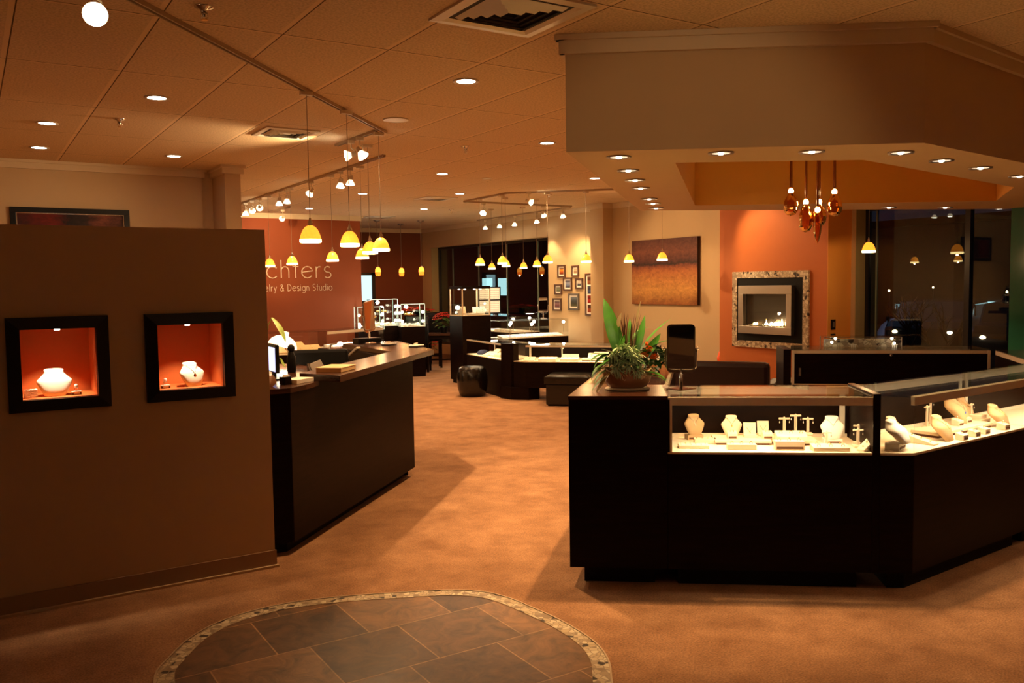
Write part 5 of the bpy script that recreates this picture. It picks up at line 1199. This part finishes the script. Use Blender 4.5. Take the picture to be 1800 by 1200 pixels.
G().bb(-.12,.12,-.008,.018,.05,.24).build('casing',M['black'],t,.004); G().bb(-.108,.108,-.0095,-.008,.06,.22).build('screen',M['screen'],t); G().bb(-.02,.02,0,.02,.01,.08).build('neck',M['black'],t); G().bb(-.07,.07,-.05,.06,0,.01).build('base',M['black'],t)
point('screen_lamp',(1.64,5.72,1.16),.15,(.6,.6,1),.05)
t=thing('desk_telephone','grey desk telephone tilted up behind the tan box','telephone',(2.12,6.02,ZC-.02),.3); G().box((0,0,.06),(.11,.03,.075),rx=-.5,ry=-.25).build('body',M['plasticg'],t,.004); G().tube([(-.075,-.01,.09),(-.08,-.02,.05),(-.06,-.02,.02)],.012,8).build('handset',M['steel'],t); G().bb(-.05,.07,-.04,.05,.02,.035).build('base',M['black'],t,.003)
t=thing('dark_spray_bottle','tall dark bottle with a round black cap standing beside the lamp','bottle',(1.98,6.15,ZC)); G().lathe([(.028,0),(.032,.01),(.032,.11),(.016,.15),(.014,.16)],18).build('bottle_body',M['black'],t); G().ell((0,0,.175),(.027,.027,.030)).build('cap',M['blackmatte'],t)
t=thing('desk_lamp','desk lamp with a bright white dome shade over the reception counter','desk lamp',(1.95,6.62,ZC))
G().lathe([(.07,0),(.07,.012),(.015,.02)],20).build('base',M['black'],t)
G().tube([(0,0,.02),(-.06,0,.14),(.0,0,.27)],.007,8).build('arm',M['plasticg'],t)
T=Matrix.Translation((.10,-.04,.16))@Matrix.Rotation(.28,4,'Y'); G().lathe([(.105,0),(.102,.02),(.088,.05),(.06,.075),(.025,.09),(.022,.12),(.0001,.122)],26,sx=1.1,sy=.8,T=T,cap=False).build('lamp_shade',M['lampsh'] if 'lampsh' in M else M.setdefault('lampsh',mat('lit_white_shade',(.9,.75,.6),.5,emit=(1,.72,.5),es=.9)),t)
G().lathe([(.0001,.004),(.1,.004)],24,T=T,cap=False).build('bulb',M['pbulb'],t); G().ell((-.03,0,.29),(.02,.02,.02)).build('joint',M['blackmatte'],t)
spot('desk_lamp_bulb',(2.05,6.58,1.19),(2.1,6.4,.9),6,120,.6,(1,.8,.6),.04)
t=thing('reading_light','small bright gooseneck lamp head above the reception work desk','desk lamp',(2.70,7.35,.75)); G().lathe([(.06,0),(.06,.012),(.012,.02)],18).build('base',M['black'],t)
G().tube([(0,0,.02),(0,.02,.30),(.03,.0,.40),(.09,-.03,.41)],.007,8).build('gooseneck',M['steel'],t); G().ell((.10,-.04,.405),(.024,.024,.02)).build('bulb',M['spotbulb'],t); G().box((.17,-.14,.32),(.05,.20,.02),rx=-.6,rz=.4).build('arm_cover',M['fixture'],t,.004)
t=thing('desk_chair','dark high-backed office chair behind the reception counter','chair',(2.35,6.62,0),-.35); G().bb(-.24,.24,.10,.15,.62,1.16).build('backrest',M['blackmatte'],t,.03); G().bb(-.24,.24,-.3,.18,.45,.52).build('seat',M['blackmatte'],t,.03); G().lathe([(.03,.06),(.03,.45)],12).build('gas_lift',M['steel'],t)
g=G()
for k in range(5): a=2*PI*k/5; g.tube([(0,0,.09),(.24*cos(a),.24*sin(a),.05)],.018,6); g.ell((.24*cos(a),.24*sin(a),.025),(.025,.025,.025),8,6)
g.build('star_base',M['black'],t)
t=thing('paper_tray','white paper organiser tray on the reception work desk','paper tray',(2.72,6.83,.75),.5); G().bb(-.12,.12,-.06,.06,.0,.012).bb(-.12,.12,-.06,.06,.15,.162).build('shelves',M['paper'],t,.002); G().bb(-.12,-.11,-.06,.06,0,.27).bb(.11,.12,-.06,.06,0,.27).bb(-.12,.12,.05,.06,0,.27).build('sides',M['paper'],t)
for x,y,lb in ((3.46,7.72,'white notepad on the bar arm, left of its twin'),(3.56,7.32,'white notepad on the bar tip, right of its twin')):
    t=thing('notepad',lb,'notepad',(x,y,ZBAR),.65,'notepads on the bar top'); G().bb(-.075,.075,-.045,.045,0,.012).build('black_base',M['black'],t,.002); G().bb(-.07,.07,-.04,.04,.012,.019).build('sheets',M['paper'],t); G().box((.02,.02,.030),(.11,.012,.010),rz=.2).build('pen',M['fixture'],t,.002)
t=thing('black_box','low black presentation box at the far end of the bar arm','box',(3.42,8.18,ZBAR),.1); G().bb(-.13,.13,-.06,.06,0,.04).build('box_body',M['black'],t,.004); G().bb(-.132,.132,-.062,.062,.04,.052).build('lid',M['black'],t,.003)
# potted plant on the reception counter
t=thing('potted_peace_lily','sparse light-green potted plant on the reception counter beside the partition','potted plant',(1.70,6.0,ZC))
G().lathe([(.045,0),(.05,.005),(.062,.09),(.068,.10),(.066,.105),(.058,.10),(.055,.09),(.0001,.088)],22,cap=False).build('pot',M['terracotta'],t)
g=G();q=G()
for (u,w,z,du,dw,dz,l,wd,dr) in ((.0,.0,.40,.3,.1,.9,.07,.035,.2),(.10,.0,.41,.6,.2,-.7,.20,.065,.3),(.06,.0,.38,.1,.2,-.9,.07,.03,.4),(-.10,.0,.30,.02,.2,1,.16,.03,.3),(-.09,.02,.2,-.2,.3,.7,.15,.05,.8),(-.04,.03,.22,.5,.4,-.3,.11,.04,.7),(-.05,.0,.26,-.6,.2,.4,.12,.05,1.2),(.0,.03,.14,.5,.4,-.5,.12,.035,.9),(.10,.03,.17,.6,.3,-.8,.11,.035,.3),(-.02,.03,.12,-.4,.5,-.2,.12,.05,.8),(-.08,.04,.10,-.1,.5,-.5,.12,.05,.5),(.16,.02,.13,.4,.2,-.9,.08,.025,.2),(.02,.02,.19,-.5,.3,.2,.12,.04,1.2)):
    L_(g,u,w,z,du,dw,dz,l,wd,dr); q.tube([W3(0,0,.09),W3(u*.4,w*.4,z*.7),W3(u,w,z)],.0025,5)
g.build('light_green_leaves',M['leafL'],t); q.build('stems',M['leafL'],t)
g=G(); [L_(g,random.uniform(-.08,.04),random.uniform(-.02,.04),random.uniform(.10,.24),random.uniform(-.8,.8),.4,random.uniform(-.4,.6),random.uniform(.08,.13),.04,1.0) for k in range(16)]; g.build('dark_leaves',M['leaf'],t)
# glass cases behind the reception desk
showcase('long glass case with tan stones against the left, behind the reception desk',[(2.75,11.75),(4.25,11.62),(4.30,12.1),(2.75,12.2)],['g','g','n','g'],.75,1.05,rail=(),group='glass cases by the sign wall')
point('case_lamp',(3.5,11.9,1.0),2.5,(1,.8,.55),.03)
showcase('glass case in front of the sign wall, behind the reading light',[(4.75,12.9),(5.95,13.5),(5.8,13.95),(4.6,13.4)],['g','g','n','g'],.70,.98,rail=(0,),light=(0,7,(1,.85,.65)),group='glass cases by the sign wall')
showcase('dark case with pale trim behind the bar arm',[(3.70,9.6),(4.30,9.9),(4.15,10.3),(3.55,10.0)],['d','w','n','w'],.62,.93,rail=(0,),group='glass cases by the sign wall')
for i,(x,y) in enumerate(((3.0,11.9),(3.3,11.86),(3.6,11.84),(3.9,11.8),(4.1,11.8))): 
    wedge('tan sloping slab, %s from the left in the case behind the reception desk'%('first second third fourth fifth'.split()[i]),(x,y,.751),.3*(i%2),.26,.2,.10+.05*(i%2),'tan',cat='display pad')
for i,(x,y) in enumerate(((4.95,13.2),(5.25,13.35),(5.6,13.55))): tray('pale tray, %s from the left in the case before the sign wall'%('first second third'.split()[i]),(x,y,.701),.46,.26,.2,.05,1,3,'white')
# ================================================================= SIGN
def arc(cx,cz,rx,rz_,a0,a1,n=12): return [(cx+rx*cos(math.radians(a0+(a1-a0)*k/n)),cz+rz_*sin(math.radians(a0+(a1-a0)*k/n))) for k in range(n+1)]
GL={ # stroke glyphs: x-height 1 ; (width, strokes)
'c':(.95,[arc(.5,.5,.48,.5,45,315)]),'e':(1.0,[[(.03,.5),(.97,.62)]+arc(.5,.5,.48,.5,12,320)[1:]]),'s':(.7,[arc(.35,.75,.27,.25,40,270,10)+arc(.35,.25,.3,.25,90,-140,10)[0:]]),
'r':(.5,[[(.06,0),(.06,1)],[(.06,.6)]+arc(.36,.62,.3,.36,160,75,6)]),'h':(.8,[[(.06,0),(.06,1.55)],[(.06,.6)]+arc(.38,.62,.32,.36,170,0,8)+[(.70,0)]]),'t':(.55,[[(.27,0),(.27,1.5)],[(.02,1),(.52,1)]]),
'i':(.25,[[(.1,0),(.1,1)],[(.1,1.28),(.1,1.34)]]),'R':(.95,[[(.08,0),(.08,1.5)],[(.08,1.5),(.45,1.5)]+arc(.45,1.12,.36,.38,90,-90,10)+[(.08,.74)],[(.40,.74),(.85,0)]]),
'l':(.22,[[(.1,0),(.1,1.55)]]),'y':(.75,[[(.03,1),(.38,.05)],[(.72,1),(.2,-.45)]]),'w':(1.1,[[(.03,1),(.28,0),(.53,1),(.78,0),(1.03,1)]]),'J':(.6,[[(.42,1.5),(.42,.3)]+arc(.22,.25,.2,.25,0,-170,8)]),
'&':(1.0,[[(.95,0),(.22,1.15)]+arc(.42,1.22,.22,.25,190,-10,8)+[(.55,.95),(.15,.55)]+arc(.38,.3,.32,.3,140,330,8)+[(.9,.62)]]),'D':(1.1,[[(.08,0),(.08,1.5),(.3,1.5)]+arc(.3,.75,.68,.75,90,-90,14)+[(.08,0)]]),
'g':(.95,[arc(.45,.5,.4,.5,0,360,16),[(.85,1),(.85,-.15)]+arc(.47,-.15,.38,.32,0,-160,8)]),'n':(.8,[[(.06,0),(.06,1)],[(.06,.6)]+arc(.38,.62,.32,.36,170,0,8)+[(.70,0)]]),'S':(.8,[arc(.42,1.13,.32,.37,40,265,10)+arc(.38,.37,.36,.37,85,-150,10)]),
'u':(.8,[[(.06,1),(.06,.4)]+arc(.38,.36,.32,.36,190,350,8)+[(.70,.4),(.70,1)],[(.70,1),(.70,0)]]),'d':(.95,[arc(.42,.5,.4,.5,0,360,16),[(.82,0),(.82,1.55)]]),'o':(1.0,[arc(.5,.5,.46,.5,0,360,16)]),' ':(.5,[])}
def letter_w(s,gap): return sum(GL[c][0]+gap for c in s)-gap
def sign(label,text,x_right,zbase,y,xh,total,rad,mm):
    gap=.22; k=total/letter_w(text,gap); t=thing('sign_lettering',label,'sign',(x_right-total,y,zbase),0); x=0
    for c in text:
        w,st=GL[c]; g=G()
        for s in st: g.tube([((x+p[0])*k,-rad*1.2,p[1]*xh) for p in s],rad,6)
        if st: g.build({'&':'ampersand',' ':'space'}.get(c,'letter_'+c.lower()),mm,t)
        x+=w+gap
    return t
k8=letter_w('chters',.22); kf=letter_w('Richters',.22)
sign('large raised metal letters of the shop name on the red sign wall','Richters',5.80,1.84,15.5,.21,1.22*kf/k8,.0105,M['lettering'])
k1=letter_w('elry & Design Studio',.22); k2=letter_w('Jewelry & Design Studio',.22)
sign('smaller second line of sign lettering ending in Design Studio on the red wall','Jewelry & Design Studio',5.81,1.605,15.5,.080,1.27*k2/k1,.0058,M['lettering'])
# ================================================================= BACK CORNER: CHAIRS, TABLE, POINSETTIAS
def chair(label,loc,rz,top=1.08,seat=.62,w=.44):
    t=thing('leather_side_chair',label,'chair',loc,rz,'dark leather chairs in the back corner'); h=w/2
    G().bb(-h,h,.17,.23,seat-.06,top).build('backrest',M['leather'],t,.02); G().bb(-h,h,-.22,.23,seat-.08,seat).build('seat',M['leather'],t,.02)
    for sx in (-1,1):
        for y in (-.18,.19): G().bb(sx*(h-.03)-.02,sx*(h-.03)+.02,y-.02,y+.02,0,seat-.08).build('leg',M['wood'],t)
    g=G(); g.bb(-h+.03,h-.03,-.19,-.17,.24,.27).bb(-h+.03,h-.03,.18,.20,.24,.27); g.build('stretcher',M['wood'],t); return t
chair('dark leather chair standing nearest the reception counter tip',(7.42,15.15,0),2.55,1.09,.62)
chair('second dark leather chair, closer to the tall display case',(7.98,15.75,0),2.75,1.13,.62)
t=thing('side_table','small dark square table with slim legs between chair and tall case','table',(7.80,15.02,0),-.5)
G().bb(-.33,.33,-.28,.28,.70,.74).build('table_top',M['woodtop'],t,.003); G().bb(-.30,.30,-.25,.25,.63,.70).build('apron',M['wood'],t)
for sx in (-1,1):
    for sy in (-1,1): G().bb(sx*.28-.02,sx*.28+.02,sy*.23-.02,sy*.23+.02,0,.63).build('leg',M['wood'],t)
G().bb(-.26,.26,-.24,-.22,.22,.25).build('stretcher',M['wood'],t)
t=thing('storage_plinth','dark wooden plinth behind the chairs holding a poinsettia','plinth',(8.12,16.62,0)); G().bb(-.22,.22,-.2,.2,0,1.02).build('plinth_body',M['wood'],t,.004)
def poinsettia(label,loc,r,h,n=46):
    t=thing('poinsettia',label,'potted plant',loc,0,'red poinsettias in the back corner'); G().lathe([(.06,0),(.085,.11),(.09,.12),(.08,.12),(.0001,.115)],18,cap=False).build('pot',M['black'],t)
    g=G(); 
    for k in range(n//2):
        a=random.uniform(0,2*PI); q=random.uniform(.02,r*.8); g.leaf((q*cos(a),q*sin(a),random.uniform(.1,h*.75)),(cos(a),sin(a),.1),(0,0,1),.11,.06,.8)
    g.build('green_leaves',M['leafD'],t); g=G()
    for k in range(n//5):
        a=random.uniform(0,2*PI); q=r*random.random()**.5; c=(q*cos(a),q*sin(a),h*(1-.35*(q/r)**2))
        for j in range(8): b=2*PI*j/8+k; g.leaf(c,(cos(b),sin(b),.3),(0,0,1),.085,.045,.9)
    g.build('red_bracts',M['petalr'],t); return t
poinsettia('poinsettia on the plinth, spreading above the back of the left chair',(8.12,16.62,1.02),.33,.20,90)
poinsettia('poinsettia on the small table against the tall display case',(7.90,15.02,.74),.19,.40,70)
poinsettia('poinsettia standing low on the floor between the chairs',(8.20,16.4,.0),.25,.62,60)
# ================================================================= OUTSIDE AT NIGHT
o=G().bb(9.9,60,-20,70,-.4,-.3).build('parking_lot_ground',M['asphalt']); o['kind']='structure'
g=G()
for k in range(22): y=12.6+.17*k; g.ell((24.6+random.uniform(-.5,.5),y,-.30),(random.uniform(.8,1.2),random.uniform(.3,.6),1.28-.0*k-.035*abs(k-7)+random.uniform(-.12,.08)),14,8)
tag(g.build('snow_banks',M['snow']),'ploughed snow heaps in the dark lot outside the right window','snow',None,'stuff')
t=thing('office_building','dark low building outside with a few bluish lit windows','building',(34,18.3,-.3))
G().bb(0,6,-16,22,0,4.2).build('walls',M['brick'],t); G().bb(-.3,6.3,-16.3,22.3,4.2,4.5).build('roof',M['blackmatte'],t)
for y,z,w,h,m in ((0,.5,.9,.54,'daylight'),(1.55,.6,.30,.24,'daylight'),(2.0,.6,.22,.24,'daylight'),(3.6,.7,1.6,.2,'shop2'),(-4.5,.6,1.2,.5,'daylight')): G().bb(-.05,.0,y-w/2,y+w/2,z,z+h).build('lit_window',M[m],t)
t=thing('lit_shop_unit','distant dark building with two pale blue lit windows behind the left window row','building',(20,33,-.3))
G().bb(0,5,-8,8,0,3.8).build('walls',M['brick'],t)
for y,w,z0,z1 in ((.6,.88,1.5,2.27),(-.72,.76,1.5,2.25)):
    f=G().bb(-.06,0,y-w/2-.12,y+w/2+.12,z0-.12,z1+.12).build('window_surround',M['blackmatte'],t); G().bb(-.08,-.06,y-w/2,y+w/2,z0,z1).build('pane',M['daylight'],f)
def tree(label,x,y,h):
    t=thing('bare_tree',label,'tree',(x,y,-.3),random.uniform(0,6),'bare trees outside the right window'); g=G()
    def br(p,d,l,r,n):
        q=p+d*l; g.tube([p,p+d*l*.5+Vector((random.uniform(-.05,.05),random.uniform(-.05,.05),0))*l,q],r,5,r1=r*.6)
        if n>0:
            for k in range(3):
                e=(d+Vector((random.uniform(-.8,.8),random.uniform(-.8,.8),random.uniform(.0,.5)))).normalized(); br(q,e,l*random.uniform(.6,.8),r*.6,n-1)
    br(Vector((0,0,0)),Vector((0,0,1)),h*.3,.06,4); g.build('trunk_and_branches',M['bark'],t)
tree('bare tree left, outside the right window',14.6,9.5,1.9); tree('bare tree near the mullion, outside the right window',14.2,8.6,1.8)
def car(label,x,y,rz):
    t=thing('parked_car',label,'car',(x,y,-.3),rz,'cars parked outside the right window')
    prof=[(-2.1,.35),(-2.1,.8),(-1.9,.95),(-1.3,1.0),(-.8,1.4),(.7,1.42),(1.3,1.0),(1.95,.88),(2.1,.7),(2.1,.35)]
    g=G(); vs=[(a,-.85,b) for a,b in prof]+[(a,.85,b) for a,b in prof]; n=len(prof)
    g.add(vs,[tuple(range(n))[::-1],tuple(range(n,2*n))]+[(k,(k+1)%n,n+(k+1)%n,n+k) for k in range(n)]); g.build('body',M['carpaint'],t,.06)
    for a in (-1.3,1.3):
        for s in (-.8,.8): G().lathe([(.32,-.1),(.34,0),(.32,.1)],20,T=Matrix.Translation((a,s,.33))@Matrix.Rotation(PI/2,4,'X')).build('wheel',M['blackmatte'],t)
    G().bb(-.75,.65,-.87,.87,1.05,1.32).build('windows',M['black'],t)
    for s in (-.6,.6): G().ell((-2.1,s,.72),(.03,.06,.035)).build('headlight',M['streetlight'],t)
car('dark car with its lamps lit, left part of the right window',20.9,12.6,.32); car('dark car parked near the mullion of the right window',20.2,10.1,.32); car('dark car parked beyond, right part of the right window',30.5,15.2,.3)
point('snow_fill',(20,14.5,3.2),90,(.55,.62,1),.2)  # unseen bluish fill added so the snow heaps show
for i,(x,y,z,lb) in enumerate(((22,14.9,1.6,'small street lamp dot left, outside the right window'),(30,18.53,1.6,'street lamp dot higher up, outside the right window'),(26,13.75,1.5,'street lamp dot near the green panel, outside the right window'),(40,30,2,'faint far street lamp outside the right window'))):
    t=thing('street_lamp',lb,'street lamp',(x,y,-.3),0,'street lamps in the dark'); G().tube([(0,0,0),(0,0,z)],.04,6).build('post',M['black'],t); G().ell((0,0,z+.05),(.03,.03,.03),8,6).build('lamp_head',M['streetlight'],t)
# ================================================================= WORLD, CAMERA
w=bpy.data.worlds.new('night'); SC.world=w; w.use_nodes=True; bg=w.node_tree.nodes['Background']; bg.inputs[0].default_value=(.02,.03,.06,1); bg.inputs[1].default_value=.15
# general soft light of the cove lights and distant shop lamps is carried by the lamps above
cam=bpy.data.cameras.new('camera'); co=bpy.data.objects.new('camera',cam); COL.objects.link(co); SC.camera=co
cam.sensor_width=36; cam.lens=36*1515.4/1800; cam.clip_start=.05; cam.clip_end=200
r=Vector((.84506,-.53448,-.01393)); u=Vector((.04681,.048,.99775)); f=Vector((.53261,.84381,-.06558))
mw=Matrix((r,u,-f)).transposed().to_4x4(); mw.translation=(0,0,EYE); co.matrix_world=mw
vs=SC.view_settings; vs.view_transform='Standard'; vs.look='None'; vs.gamma=1; vs.use_curve_mapping=False; vs.exposure=0.85
SC.cycles.max_bounces=8; SC.cycles.diffuse_bounces=4; SC.cycles.glossy_bounces=4; SC.cycles.transparent_max_bounces=24; SC.cycles.transmission_bounces=4
SC.cycles.caustics_reflective=False; SC.cycles.caustics_refractive=False; SC.cycles.sample_clamp_indirect=4; SC.cycles.use_light_tree=True; SC.cycles.use_denoising=True
